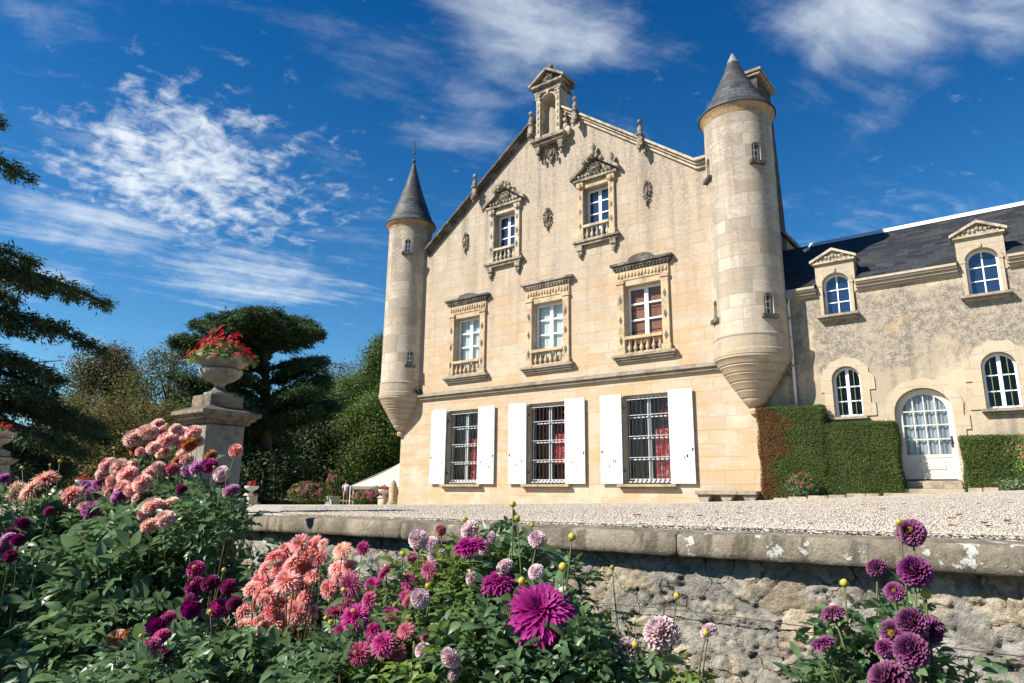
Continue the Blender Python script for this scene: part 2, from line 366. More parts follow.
def lawn():
    m, k = mat('dry_lawn'); g = k.n('ShaderNodeTexCoord').outputs['Object']; a = k.noise(g, .4, 6, .7); b = k.noise(g, 8, 4, .7)
    c = k.mix(k.smooth(a, .4, .6), (.10,.10,.035), (.21,.17,.07)); c = k.mix(k.smooth(b, .5, .7), c, (.26,.21,.10)); finish(k, c, .9, b, .8, .05, .1); return m
M['lawn'] = lawn()
def vcol(name, rough=.9, bstr=.6, bsc=60, bdist=.006):       # albedo stored on the mesh, with a fine grain
    m, k = mat(name); g = k.n('ShaderNodeTexCoord').outputs['Object']; a = k.n('ShaderNodeAttribute', attribute_name='albedo').outputs['Color']
    b = k.noise(g, bsc, 5, .72); c = k.noise(g, bsc*.22, 5, .65)
    col = k.mix(k.rng(b, .38, .72, 0, .42), a, (.10,.09,.075)); col = k.mix(k.rng(c, .5, .68, 0, .6), col, (.44,.40,.32)); col = k.mix(k.rng(k.noise(g, 22, 6, .75), .52, .66, 0, .6), col, (.12,.11,.095))
    cr = k.n('ShaderNodeTexVoronoi', {'Vector': k.n('ShaderNodeVectorMath', {0: g, 1: k.vscale(k.n('ShaderNodeTexNoise', {'Vector': g, 'Scale': 6.0, 'Detail': 5}).outputs[1], (.22, .22, .22))}, operation='ADD').outputs[0], 'Scale': 5.5}, feature='DISTANCE_TO_EDGE').outputs['Distance']
    ck = k.math('MULTIPLY', k.smooth(cr, k.rng(c, .3, .7, .045, .008), .003), k.smooth(k.noise(g, 2.2, 3, .6), .44, .56))
    col = k.mix(k.math('MULTIPLY', ck, .6), col, (.045,.038,.03))
    finish(k, col, rough, k.math('SUBTRACT', k.math('ADD', b, c), k.math('MULTIPLY', ck, 2.0)), bstr, bdist, .12); return m
M['rubble'] = vcol('rubble_wall_stone', bstr=1.0, bdist=.012, bsc=85)
def coping_mat():
    m, k = mat('weathered_coping_stone'); g = k.n('ShaderNodeTexCoord').outputs['Object']; s = k.n('ShaderNodeSeparateXYZ', {0: g})
    a = k.noise(g, 4, 7, .7); b = k.noise(k.vscale(g, (9, 9, 2.2)), 1.0, 5, .65); f = k.noise(g, 55, 5, .75); l = k.noise(g, 2.3, 5, .6)
    col = k.mix(k.smooth(a, .36, .62), (.30,.26,.20), (.17,.145,.11))
    col = k.mix(k.math('MULTIPLY', k.smooth(b, .5, .60), .75), col, (.085,.073,.056))
    col = k.mix(k.math('MULTIPLY', k.smooth(k.noise(g, 9, 5, .7), .56, .68), .6), col, (.40,.365,.30))
    col = k.mix(k.rng(f, .45, .75, 0, .5), col, (.085,.075,.06))
    # crusts of white lichen on the right-hand stones
    side = k.smooth(s.outputs[0], -.75, -.2)
    w_ = k.math('MULTIPLY', k.smooth(k.math('ADD', k.noise(g, 13, 4, .6), k.math('MULTIPLY', f, .22)), .69, .74), k.math('ADD', k.math('MULTIPLY', side, .9), .06))
    col = k.mix(w_, col, (.47,.46,.43))
    finish(k, col, .93, k.math('ADD', k.math('ADD', a, f), k.math('MULTIPLY', w_, .3)), 1.0, .011, .1); return m
M['coping'] = coping_mat()
M['moss_block'] = carved('mossy_dark_plinth_stone', (.10,.095,.065), (.05,.05,.035), .5)
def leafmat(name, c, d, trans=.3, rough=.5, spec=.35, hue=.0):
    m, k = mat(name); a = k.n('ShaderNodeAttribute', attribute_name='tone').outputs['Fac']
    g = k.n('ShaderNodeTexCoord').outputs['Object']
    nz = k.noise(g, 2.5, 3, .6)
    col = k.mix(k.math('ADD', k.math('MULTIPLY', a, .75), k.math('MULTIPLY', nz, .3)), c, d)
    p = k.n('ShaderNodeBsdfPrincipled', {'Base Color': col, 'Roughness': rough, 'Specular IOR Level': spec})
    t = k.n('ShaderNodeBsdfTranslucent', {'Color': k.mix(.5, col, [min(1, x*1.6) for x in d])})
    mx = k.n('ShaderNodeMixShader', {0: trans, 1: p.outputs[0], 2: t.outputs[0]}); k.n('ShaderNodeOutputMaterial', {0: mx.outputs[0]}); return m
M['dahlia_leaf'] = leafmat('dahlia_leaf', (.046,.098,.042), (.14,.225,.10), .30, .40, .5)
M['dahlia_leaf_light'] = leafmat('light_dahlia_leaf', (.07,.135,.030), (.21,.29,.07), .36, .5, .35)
M['stem'] = plain('green_brown_stem', (.085,.09,.035), .6, .3, 12)
M['bark'] = plain('tree_bark', (.075,.058,.042), .95, .35, 3, bstr=.8)
M['cedar'] = leafmat('cedar_needles', (.022,.050,.026), (.08,.125,.05), .14, .6, .2)
M['autumn'] = leafmat('yellow_brown_leaves', (.068,.062,.02), (.132,.112,.036), .3, .6, .2)
M['green_leaf'] = leafmat('bright_green_leaves', (.030,.062,.013), (.085,.135,.022), .3, .55, .25)
M['dark_leaf'] = leafmat('dark_green_leaves', (.018,.033,.013), (.05,.078,.024), .15, .6, .2)
M['hedge'] = leafmat('clipped_yew_leaves', (.030,.055,.010), (.085,.120,.022), .2, .6, .2)
M['hedge_brown'] = leafmat('scorched_brown_yew_leaves', (.075,.030,.010), (.17,.075,.025), .15, .7, .15)
M['fallen'] = plain('rust_fallen_leaf', (.26,.085,.035), .7, .4, 20)
def petal(name, base, mid, tip, eye=(.55,.38,.06), trans=.45):
    m, k = mat(name); a = k.n('ShaderNodeAttribute', attribute_name='pt').outputs['Vector']; s = k.n('ShaderNodeSeparateXYZ', {0: a})
    oi = k.n('ShaderNodeObjectInfo').outputs['Random']
    col = k.ramp(s.outputs[0], [(0, base), (.5, mid), (1, tip)])
    col = k.n('ShaderNodeHueSaturation', {'Hue': k.rng(oi, 0, 1, .485, .515), 'Saturation': k.rng(oi, 0, 1, 1.12, .88), 'Value': k.math('MULTIPLY', k.rng(k.math('FRACT', k.math('MULTIPLY', oi, 7.3)), 0, 1, .82, 1.12), k.rng(s.outputs[2], 0, 1, .70, 1.2)), 'Color': col}).outputs[0]
    col = k.mix(s.outputs[1], col, eye)
    p = k.n('ShaderNodeBsdfPrincipled', {'Base Color': col, 'Roughness': .55, 'Specular IOR Level': .25})
    t = k.n('ShaderNodeBsdfTranslucent', {'Color': col})
    mx = k.n('ShaderNodeMixShader', {0: trans, 1: p.outputs[0], 2: t.outputs[0]}); k.n('ShaderNodeOutputMaterial', {0: mx.outputs[0]}); return m
M['p_salmon'] = petal('salmon_petals', (.76,.32,.17), (.83,.43,.33), (.89,.58,.49))
M['p_pink'] = petal('soft_pink_petals', (.80,.30,.25), (.92,.50,.45), (.95,.72,.66), (.62,.36,.04))
M['p_coral'] = petal('coral_pink_petals', (.66,.08,.08), (.82,.23,.22), (.93,.60,.57))
M['p_magenta'] = petal('magenta_petals', (.26,.008,.10), (.42,.022,.16), (.62,.16,.36))
M['p_deep'] = petal('deep_magenta_petals', (.10,.003,.05), (.19,.006,.095), (.27,.018,.15))
M['p_plate'] = petal('vivid_purple_magenta_petals', (.19,.004,.10), (.33,.012,.17), (.46,.05,.28))
M['p_pale'] = petal('pale_lilac_white_petals', (.58,.36,.38), (.68,.48,.53), (.78,.66,.69), (.55,.38,.10))
M['p_violet'] = petal('violet_petals', (.30,.05,.24), (.46,.13,.38), (.60,.28,.52))
M['p_purple'] = petal('dark_purple_petals_with_pale_tips', (.07,.006,.045), (.16,.012,.10), (.40,.14,.32), (.42,.28,.04))
M['p_spent'] = petal('spent_orange_brown_petals', (.34,.13,.04), (.46,.19,.06), (.55,.27,.11))
M['p_red'] = petal('scarlet_petals', (.40,.003,.004), (.52,.005,.006), (.58,.012,.012))
M['p_rose'] = petal('rose_pink_petals', (.45,.06,.12), (.55,.10,.18), (.6,.18,.28))
M['bud'] = plain('yellow_green_bud', (.40,.33,.05), .6, .5, 90)
M['iron_green'] = plain('olive_painted_iron', (.20,.21,.09), .6, .2, 20)
M['leaf_rose'] = leafmat('rose_bush_leaves', (.04,.075,.03), (.11,.16,.07), .25)
M['skin'] = plain('skin', (.42,.24,.17), .6, .06, 8); M['shirt'] = plain('pale_blue_white_shirt', (.55,.58,.64), .85, .06, 6)
M['shorts'] = plain('beige_shorts', (.34,.27,.22), .9, .08, 6); M['hair'] = plain('brown_hair', (.09,.05,.03), .7, .3, 30); M['shoe'] = plain('dark_shoe', (.06,.05,.045), .6)
# ------------------------------------------------------------------ ground
def g_b(X):
    return min(.32, -.04 + .058*(X+5.4)) if X > -5.4 else max(-.9, .10 + .026*X)
def g_a(X): return max(-.30, -.138 + .006*X)
def gz(X, Y):
    t = min(1, max(0, (Y-3.3)/13.3)); D = math.hypot(X, Y)
    return g_a(X) + (g_b(X)-g_a(X))*t + (.017*min(45, max(0, D-33)) if X < -18 else 0)
def sheet(name, xs, ys, zf, m, parent=None):
    vs = [(x, y, zf(x, y)) for y in ys for x in xs]; nx = len(xs)
    fs = [(j*nx+i, j*nx+i+1, (j+1)*nx+i+1, (j+1)*nx+i) for j in range(len(ys)-1) for i in range(nx-1)]
    mb = MB(); mb.add(vs, fs); return mb.build(name, m, parent, smooth=True)
xs = [-400,-250,-160,-110,-80,-60,-48,-40] + list(np.arange(-36, 10, 1.0)) + [12,16,24,40,80,160,300,400]
ys = [3.40, 3.56] + list(np.arange(4, 24, 1.0)) + [26,30,36,44,54,70,100,150,230,400]
o = sheet('gravel_ground', xs, ys, lambda x, y: gz(x, y)-(.05 if y < 3.5 else .004), M['gravel']); tag(o, 'pale crushed gravel court in front of the manor house', 'gravel', kind='structure')
lx = [-200,-120,-80,-60,-50,-42,-36,-32,-29,-26.5,-25.2]; ly = [3.4,6,9,12,16,20,24,30,40,60,90,150]
o = sheet('lawn', lx, ly, lambda x, y: gz(x, y)+.02, M['lawn']); tag(o, 'strip of dry yellowish lawn under the far trees', 'lawn', kind='structure')
o = sheet('garden_soil', [-400,-100,-40,-20,-10,-6,-3,0,3,8,30,100,400], [-400,-100,-30,-10,-4,-1,0,1,2,3.2], lambda x, y: -1.12 + .03*math.sin(x*2.1+y*3), M['soil'])
tag(o, 'dark bare soil of the dahlia bed', 'soil', kind='structure')

# ------------------------------------------------------------------ manor house
YF = 17.0
house = thing('manor_house', (-11.7, YF, -.3), 'tall cream stone manor house with stepped gable, pinnacles and white shutters', 'manor house')
XC = -11.55
def rake(X, top): return top - .743*abs(X-XC)
wallpoly = [(-18.0, -.9), (-5.4, -.9), (-5.4, 8.1), (-6.0, 9.0), (-6.55, rake(-6.55, 12.70)), (XC, 12.70), (-17.3, rake(-17.3, 12.70)), (-18.0, 8.1)]
mb = MB(); mb.prism(wallpoly, YF, YF+.45)
wall = mb.build('front_wall', M['facade'], house)
GF = [-15.05, -11.71, -8.43]; FF = [-14.97, -11.66, -8.40]; GW = [-13.41, -9.86]
cs = []
for c in GF: cs.append(MB().box(c-.69, c+.69, YF-.3, YF+.8, .37, 2.79))
for c in FF: cs.append(MB().box(c-.57, c+.57, YF-.3, YF+.8, 3.95, 5.95))
for c in GW: cs.append(MB().box(c-.44, c+.44, YF-.3, YF+.8, 7.72, 9.38))
cs.append(MB().box(-14.92, -14.40, YF-.3, YF+.3, -.24, -.03))
cut(wall, cs)
mb = MB().box(-14.93, -14.39, YF+.29, YF+.33, -.26, 0); mb.build('cellar_vent', M['dark_room'], house)
# the rest of the shell
mb = MB(); mb.box(-17.9, -17.5, YF+.45, 22.5, -.9, 8.1).box(-5.8, -5.4, YF+.45, 22.5, -.9, 8.1).box(-17.5, -5.8, 22.1, 22.5, -.9, 8.1)
mb.prism([(-17.9, 8.1), (-5.4, 8.1), (XC, 12.4)], 22.2, 22.48)
mb.build('side_wall', M['facade'], house)
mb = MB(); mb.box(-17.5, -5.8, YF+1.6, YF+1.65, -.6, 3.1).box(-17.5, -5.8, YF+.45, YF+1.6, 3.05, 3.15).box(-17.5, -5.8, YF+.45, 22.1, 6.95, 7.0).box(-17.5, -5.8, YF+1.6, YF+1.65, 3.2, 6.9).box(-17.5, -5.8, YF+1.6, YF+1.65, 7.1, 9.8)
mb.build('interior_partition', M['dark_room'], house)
mb = MB()
for sgn in (-1, 1):
    xe = XC + sgn*6.25
    p = [(XC, 12.52), (xe, 12.52-.743*6.25), (xe, 12.42-.743*6.25), (XC, 12.42)]
    mb.prism(p if sgn < 0 else p[::-1], YF+.3, 22.75)
mb.build('roof', M['slate_roof'], house)
# string course
mb = MB()
x0, x1 = -17.18, -6.28
mb.box(x0, x1, YF-.10, YF+.02, 3.25, 3.335).box(x0, x1, YF-.17, YF+.02, 3.338, 3.42).box(x0, x1, YF-.06, YF+.02, 3.423, 3.47)
mb.build('string_course', M['moulding'], house, bevel=.012)
mb = MB().box(-17.98, -5.42, YF-.05, YF+.02, -.9, .02)
mb.build('plinth_course', M['facade'], house, bevel=.01)
# raking cornices
def raking(side):
    mb = MB(); end = -17.0 if side < 0 else -6.62
    for (t0, t1, pr, bk) in ((-.25, -.15, .08, .5), (-.148, -.075, .15, .52), (-.073, .02, .23, .56)):
        a, b = (end, XC-.55) if side < 0 else (XC+.55, end)
        top = 12.86
        mb.prism([(a, rake(a, top)+t0), (b, rake(b, top)+t0), (b, rake(b, top)+t1), (a, rake(a, top)+t1)], YF-pr, YF+bk)
    if side > 0:                          # the short level return against the turret
        z = rake(end, 12.86)
        for (t0, t1, pr) in ((-.25, -.15, .085), (-.148, -.075, .155), (-.073, .02, .235)):
            mb.box(end+.003, -6.1, YF-pr, YF+.5, z+t0, z+t1)
    return mb
raking(-1).build('raking_cornice', M['carved_dark'], house, bevel=.012)
raking(1).build('raking_cornice', M['carved_pale'], house, bevel=.012)

# --- carved pieces
def relief(mb, cx, cz, y, wd, hg, seed, tail=True):
    r = random.Random(seed)
    mb.ball((cx, y, cz), (wd*.26, .10, hg*.24), 10, 7)
    ring = [(cx + wd*.33*math.cos(a), y-.035, cz + hg*.30*math.sin(a)) for a in [2*PI*i/14 for i in range(15)]]
    mb.tube(ring, wd*.055, 5)
    for s in (-1, 1):
        for k in range(7):
            a = -1.3 + k*.43; rr = .40 + r.random()*.12
            mb.ball((cx + s*wd*rr*math.cos(a), y-.02, cz + hg*rr*math.sin(a)), (wd*(.07+.05*r.random()), .06, hg*(.06+.05*r.random())), 6, 5)
    if tail:
        for k in range(4): mb.ball((cx + r.uniform(-.02, .02), y-.02, cz - hg*(.36+.11*k)), (wd*(.12-.02*k), .06, hg*.075), 6, 5)
    for k in range(3): mb.ball((cx + r.uniform(-.03, .03), y-.03, cz + hg*(.34+.07*k)), (wd*(.13-.03*k), .06, hg*.07), 6, 5)
for i, (x, z0, z1) in enumerate(((-15.17, 8.28, 9.11), (-11.67, 8.31, 9.13), (-8.16, 8.24, 9.09))):
    mb = MB(); relief(mb, x, (z0+z1)/2+.05, YF-.02, .23 if i != 1 else .30, (z1-z0)*.74, 40+i); mb.build('relief_ornament', M['carved_grey'], house, smooth=True)
def baluster(mb, x, y, z0, h, r=.05):
    mb.lathe(x, y, [(r*.9, z0), (r*.9, z0+h*.08), (r*.5, z0+h*.14), (r*1.05, z0+h*.32), (r*.95, z0+h*.42), (r*.42, z0+h*.62), (r*.45, z0+h*.80), (r*.8, z0+h*.86), (r*.8, z0+h)], 10)
def diamonds(x, zs, y, par, w=.055, h=.10):
    for z in zs: MB().prism([(x, z-h), (x+w, z), (x, z+h), (x-w, z)], y-.015, y+.01).build('diamond_inset', M['slate_inset'], par)
def casement(par, cx, w, z0, z1, y, m, rows, gm, bar=.045, mull=.10, topbar=True):
    mb = MB(); h = w/2
    mb.box(cx-h, cx-h+.065, y-.03, y+.03, z0, z1).box(cx+h-.065, cx+h, y-.03, y+.03, z0, z1)
    mb.box(cx-h+.065, cx+h-.065, y-.028, y+.028, z0, z0+.09).box(cx-h+.065, cx+h-.065, y-.028, y+.028, z1-.07, z1)
    mb.box(cx-mull/2, cx+mull/2, y-.036, y+.025, z0+.09, z1-.07)
    for r in range(1, rows):
        z = z0 + .05 + (z1-z0-.08)*r/rows
        for s in (-1, 1):
            a, b = sorted((cx + s*mull/2, cx + s*(h-.065))); mb.box(a, b, y-.022, y+.02, z-bar/2, z+bar/2)
    f = mb.build('window', m, par, bevel=.004)
    p = MB().box(cx-h+.03, cx+h-.03, y+.002, y+.010, z0+.03, z1-.03).build('pane', gm, f)
    return f
def pleats(x0, x1, z0, z1, y, amp=.035, n=9):
    k = n*6; vs = []
    for i in range(k+1):
        u = i/k; x = x0+(x1-x0)*u
        vs += [(x, y + amp*math.sin(u*n*2*PI) + amp*.4*math.sin(u*n*5.3), z0), (x, y + amp*.8*math.sin(u*n*2*PI+.3), z1)]
    return MB().add(vs, [(2*i, 2*i+2, 2*i+3, 2*i+1) for i in range(k)])

# --- first-floor windows with balustrades
for i, c in enumerate(FF):
    f = casement(house, c, 1.14, 3.97, 5.95, YF+.22, M['frame_white'], 4, M['glass_clear'], .05, .12)
    if i < 2: pleats(c-.56, c+.56, 3.95, 5.95, YF+.29, .010, 7).build('net_curtain', M['curtain_white'], house, smooth=True)
    else:
        mb = MB()
        for s in (-1, 1):
            for q in range(3): mb.box(c+s*.29-.245, c+s*.29+.245, YF+.265, YF+.29, 4.0+q*.65, 4.0+q*.65+.63)
        mb.build('inner_shutter', M['brown_wood'], house, bevel=.01)
    mb = MB()                              # pilasters, lintel and frieze
    for s in (-1, 1):
        xo, xi = sorted((c+s*.80, c+s*.58)); mb.box(xo, xi, YF-.085, YF+.02, 3.93, 6.02)
        mb.box(xo-.03, xi+.03, YF-.11, YF+.02, 3.935, 4.12).box(xo-.025, xi+.025, YF-.115, YF+.02, 6.02, 6.12)
    mb.box(c-.578, c+.578, YF-.05, YF+.02, 5.952, 6.12)
    mb.box(c-.82, c+.82, YF-.07, YF+.02, 6.123, 6.42)
    fr = mb.build('window_surround', M['carved_warm'], house, bevel=.012)
    r = random.Random(i); mb = MB()
    for q in range(15): mb.ball((c-.74+q*.106, YF-.075, 6.27+r.uniform(-.02, .02)), (.045, .04, .07+r.random()*.03), 6, 5)
    mb.build('frieze_carving', M['carved_warm'], fr, smooth=True)
    for s in (-1, 1): diamonds(c+s*.69, (4.35, 4.95, 5.55), YF-.085, fr, .05, .12)
    mb = MB()
    mb.box(c-.86, c+.86, YF-.10, YF+.02, 6.423, 6.50).box(c-.91, c+.91, YF-.14, YF+.02, 6.503, 6.57).box(c-.97, c+.97, YF-.19, YF+.02, 6.573, 6.65)
    for q in range(17): mb.box(c-.88+q*.106, c-.83+q*.106, YF-.135, YF-.103, 6.45, 6.499)
    if i != 1:
        k = 10; pts = [(c+.42, 6.652)] + [(c+.42*math.cos(PI*q/k), 6.652+(.20 if i == 2 else .13)*math.sin(PI*q/k)) for q in range(1, k)] + [(c-.42, 6.652)]
        mb.prism(pts, YF-.14, YF+.02)
    mb.build('window_cornice', M['carved_dark'] if i != 1 else M['carved_grey'], house, bevel=.01)
    mb = MB(); mb.box(c-.97, c+.97, YF-.19, YF+.02, 3.85, 3.93).box(c-.92, c+.92, YF-.14, YF+.02, 3.79, 3.848).box(c-.88, c+.88, YF-.09, YF+.02, 3.73, 3.788)
    mb.build('window_sill', M['moulding'], house, bevel=.01)
    mb = MB(); mb.box(c-.575, c+.575, YF-.10, YF+.10, 4.37, 4.46).box(c-.575, c+.575, YF-.10, YF+.10, 3.932, 3.98)
    for q in range(6): baluster(mb, c-.465+q*.186, YF, 3.975, .40, .062)
    mb.build('balustrade', M['carved_warm'], house, smooth=40)

# --- gable windows with pediments
for i, c in enumerate(GW):
    f = casement(house, c, .88, 7.74, 9.38, YF+.24, M['frame_white'], 4, M['glass_sky'], .04, .10)
    mb = MB()
    for s in (-1, 1):
        xo, xi = sorted((c+s*.64, c+s*.45)); mb.box(xo, xi, YF-.09, YF+.02, 7.66, 9.42)
        mb.box(xo-.03, xi+.03, YF-.12, YF+.02, 7.665, 7.85).box(xo-.03, xi+.03, YF-.13, YF+.02, 9.42, 9.60)
        mb.ball((c+s*.545, YF-.13, 9.46), (.09, .06, .10), 6, 5)
    mb.box(c-.448, c+.448, YF-.05, YF+.02, 9.382, 9.60)
    fr = mb.build('window_surround', M['carved_warm'] if i else M['carved_pale'], house, bevel=.012)
    for s in (-1, 1): diamonds(c+s*.545, (8.15, 8.62, 9.1), YF-.09, fr, .045, .10)
    mb = MB()                              # pediment with carved field
    mb.box(c-.76, c+.76, YF-.16, YF+.02, 9.603, 9.68)
    za, zb = 9.70, 10.28
    mb.prism([(c-.74, 9.683), (c+.74, 9.683), (c, zb-.06)], YF-.08, YF+.02)
    for s in (-1, 1):
        e = c+s*.86; p = [(e, za-.03), (c, zb), (c, zb+.12), (e, za+.09)]
        mb.prism(p[::-1] if s < 0 else p, YF-.20 - (.002 if s > 0 else 0), YF+.02)
    relief(mb, c, 9.91, YF-.11, .46, .34, 60+i, False)
    for k in range(9): mb.ball((c-.56+k*.14, YF-.12, 9.76), (.06, .05, .06), 6, 5)
    for k in range(5): mb.ball((c-.3+k*.15, YF-.24, zb+.02-abs(k-2)*.10+.06), (.09, .06, .07), 6, 5)
    if i == 0:
        for k in range(5): mb.ball((c+(k-2)*.12, YF-.18, zb+.13-abs(k-2)*.05), (.085, .08, .09), 7, 6)
    else:
        for dx, zt in ((0, zb+.12), (.62, za+.20), (-.70, za+.1)): mb.lathe(c+dx, YF-.14, [(.05, zt-.04), (.05, zt+.06), (.03, zt+.1), (.075, zt+.18), (.075, zt+.24), (.02, zt+.36)] if dx > -.5 else [(.05, zt-.05), (.07, zt+.06), (.02, zt+.12)], 8)
    mb.build('pediment', M['carved_grey'], house, bevel=0, smooth=35)
    mb = MB(); mb.box(c-.80, c+.80, YF-.18, YF+.02, 7.58, 7.658).box(c-.75, c+.75, YF-.13, YF+.02, 7.50, 7.578)
    for s in (-1, 1):
        x = c+s*.58; mb.box(x-.10, x+.10, YF-.13, YF+.02, 7.34, 7.498).box(x-.08, x+.08, YF-.09, YF+.02, 7.22, 7.338); mb.ball((x, YF-.06, 7.19), (.07, .06, .07), 6, 5)
    mb.build('window_sill', M['carved_grey'], house, bevel=.01)
    mb = MB(); mb.box(c-.445, c+.445, YF-.09, YF+.09, 8.08, 8.16).box(c-.445, c+.445, YF-.09, YF+.09, 7.66, 7.70)
    for q in range(5): baluster(mb, c-.35+q*.175, YF, 7.70, .38, .058)
    mb.build('balustrade', M['carved_pale'], house, smooth=40)

M['sill_brown'] = carved('brown_sill_stone', (.36,.28,.18), (.20,.155,.11), .50)
# --- ground-floor windows: white shutters, iron grilles, red curtains
for i, c in enumerate(GF):
    f = casement(house, c, 1.38, .40, 2.79, YF+.22, M['frame_grey'], 4, M['glass_clear'], .03, .10)
    pleats(c-.62, c-.30, .42, 2.75, YF+.42, .03, 6).build('curtain', M['curtain_dark'], house, smooth=True)
    pleats(c+.06, c+.64, .42, 2.75, YF+.36, .03, 6).build('curtain', M['curtain_dark'], house, smooth=True)
    pleats(c+.10, c+.52, (.42, .95, .42)[i], 1.85, YF+.29, .018, 4).build('curtain', M['curtain_red'], house, smooth=True)
    mb = MB()
    for q in range(10): mb.tube([(c-.60+q*.1333, YF+.10, .44), (c-.60+q*.1333, YF+.10, 2.72)], .014, 6)
    mb.build('window_grille', M['iron'], house)
    mb = MB()
    for z in (.50, 1.08, 1.66, 2.24, 2.68): mb.box(c-.688, c+.688, YF+.09, YF+.114, z-.008, z+.008)
    for q in range(11): mb.box(c-.66+q*.132-.045, c-.66+q*.132+.03, YF+.03, YF+.10, .405, .44)
    mb.build('grille_rail', M['iron_white'], house)
    mb = MB(); mb.box(c-.86, c+.86, YF-.17, YF+.0, .285, .365).box(c-.80, c+.80, YF-.10, YF+.0, .22, .283)
    mb.build('window_sill', M['sill_brown'], house, bevel=.015)
    for s in (-1, 1):
        xi = c+s*.70; xo = c+s*1.385; a, b = sorted((xi, xo)); mb = MB(); st = .055
        for q in range(5):                  # tongue-and-groove boards
            w0 = a+(b-a)*q/5; mb.box(w0+.005, w0+(b-a)/5-.005, YF-.105, YF-.065, .375, 2.83)
        for z in (.72, 2.45): mb.box(a+.03, b-.03, YF-.063, YF-.04, z-.06, z+.06)
        sh = mb.build('shutter', M['white_paint'], house, bevel=.003)
        mb = MB()
        for z in (.72, 2.45): mb.box(min(xi, xi-s*.05), max(xi, xi-s*.05), YF-.09, YF+.01, z-.03, z+.03)
        mb.box(xo-.05*s-.02, xo-.05*s+.02, YF-.118, YF-.106, 1.22, 1.28)
        for dz in (.0, .0): pass
        mb.tube([(c+s*1.33, YF-.12, 1.2), (c+s*1.33, YF-.02, 1.2)], .012, 5)
        r = random.Random(i*2+s)
        for q in range(3): x = c+s*(.8+r.random()*.5); z = .85+r.random()*.25; mb.box(x-.012, x+.012, YF-.112, YF-.1055, z-.045, z+.03)
        mb.build('shutter_iron', M['iron'], sh)
# stone bench at the foot of the wall
bench = thing('stone_bench', (-6.18, 16.7, -.1), 'low stone bench built along the foot of the manor wall by its right corner', 'bench')
mb = MB().box(-6.95, -5.42, 16.55, 16.945, .10, .19); mb.build('bench_top', M['moulding'], bench, bevel=.02)
for x in (-6.75, -6.18, -5.62): 
    MB().prism([(x-.13, -.35), (x+.13, -.35), (x+.11, -.05), (x+.17, .098), (x-.17, .098), (x-.11, -.05)], 16.62, 16.94).build('bench_support', M['moulding'], bench, bevel=.015)

# --- pinnacles and the niche on the gable
def pinnacle(x, z):
    mb = MB(); y = YF-.22
    mb.box(x-.075, x+.075, y-.13, y+.12, z-.30, z+.22).box(x-.12, x+.12, y-.17, y+.16, z+.22, z+.27).box(x-.09, x+.09, y-.15, y+.12, z+.27, z+.33).box(x-.115, x+.115, y-.16, y+.14, z-.22, z-.16)
    for s in (-1, 1): mb.ball((x+s*.09, y-.06, z+.02), (.05, .07, .16), 7, 6).ball((x+s*.10, y-.06, z-.12), (.05, .06, .06), 6, 5)
    mb.lathe(x, y-.02, [(.075, z+.33), (.11, z+.43), (.10, z+.55), (.055, z+.62), (.06, z+.66), (.10, z+.69), (.04, z+.72)], 10)
    mb.ball((x, y-.02, z+.81), .10, 10, 8)
    mb.ball((x, y-.14, z-.30), (.11, .09, .12), 7, 6).ball((x, y-.11, z-.43), (.06, .06, .09), 6, 5)
    c0 = (x, YF-.22, z); mb.v = [tuple(c0[i]+(v[i]-c0[i])*.78 for i in range(3)) for v in mb.v]
    return mb.build('pinnacle', M['carved_grey'], house, smooth=35)
for x, z in ((-14.62, 10.37), (-12.20, 11.94), (-10.47, 11.86), (-8.22, 10.25)): pinnacle(x, z)
M['carved_ring'] = carved('ochre_brown_eaves_stone', (.36,.255,.14), (.17,.13,.09), .50)
cx = -11.50
mb = MB().prism([(cx-.47, 11.45), (cx+.47, 11.45), (cx+.47, 13.28), (cx-.47, 13.28)], YF-.22, YF+.32)
nb = mb.build('niche', M['carved_pale'], house)
cut(nb, [MB().prism(arch(cx, .56, 11.62, 12.78, 13.06), YF-.5, YF-.03), MB().lathe(cx, YF-.06, [(.275, 11.625), (.275, 12.79), (.2, 12.98), (.02, 13.05)], 20)])
mb = MB()
for s in (-1, 1):
    x = cx+s*.385; mb.box(x-.075, x+.075, YF-.28, YF-.221, 11.53, 12.95).box(x-.10, x+.10, YF-.30, YF-.221, 12.95, 13.12).box(x-.095, x+.095, YF-.30, YF-.221, 11.50, 11.64)
    for k in range(5): mb.ball((x, YF-.285, 11.8+k*.24), (.045, .03, .08), 6, 5)
    mb.ball((x-.06, YF-.30, 13.05), .045, 6, 5).ball((x+.06, YF-.30, 13.05), .045, 6, 5)
    for k, (dx, dz, rr) in enumerate(((.58, 11.62, .12), (.66, 11.45, .15), (.57, 11.85, .09), (.60, 12.05, .07))): mb.ball((cx+s*dx, YF-.10, dz+.1), (rr, .09, rr*1.1), 8, 6)
ar = [(cx+.31*math.cos(PI*q/12), YF-.235, 12.78+.31*math.sin(PI*q/12)) for q in range(13)]; mb.tube(ar, .03, 6)
mb.ball((cx, YF-.27, 13.12), (.06, .05, .10), 7, 6)
mb.build('niche_pilaster', M['carved_pale'], nb, smooth=35)
mb = MB()
mb.box(cx-.53, cx+.53, YF-.30, YF+.38, 13.14, 13.22).box(cx-.50, cx+.50, YF-.26, YF+.36, 13.222, 13.36).box(cx-.62, cx+.62, YF-.38, YF+.42, 13.362, 13.44)
mb.prism([(cx-.60, 13.442), (cx+.60, 13.442), (cx, 13.86)], YF-.20, YF+.38)
for s in (-1, 1):
    e = cx+s*.70; p = [(e, 13.41), (cx, 13.88), (cx, 13.97), (e, 13.50)]; mb.prism(p[::-1] if s < 0 else p, YF-.42-(.002 if s > 0 else 0), YF+.42)
relief(mb, cx, 13.62, YF-.26, .40, .30, 77, False)
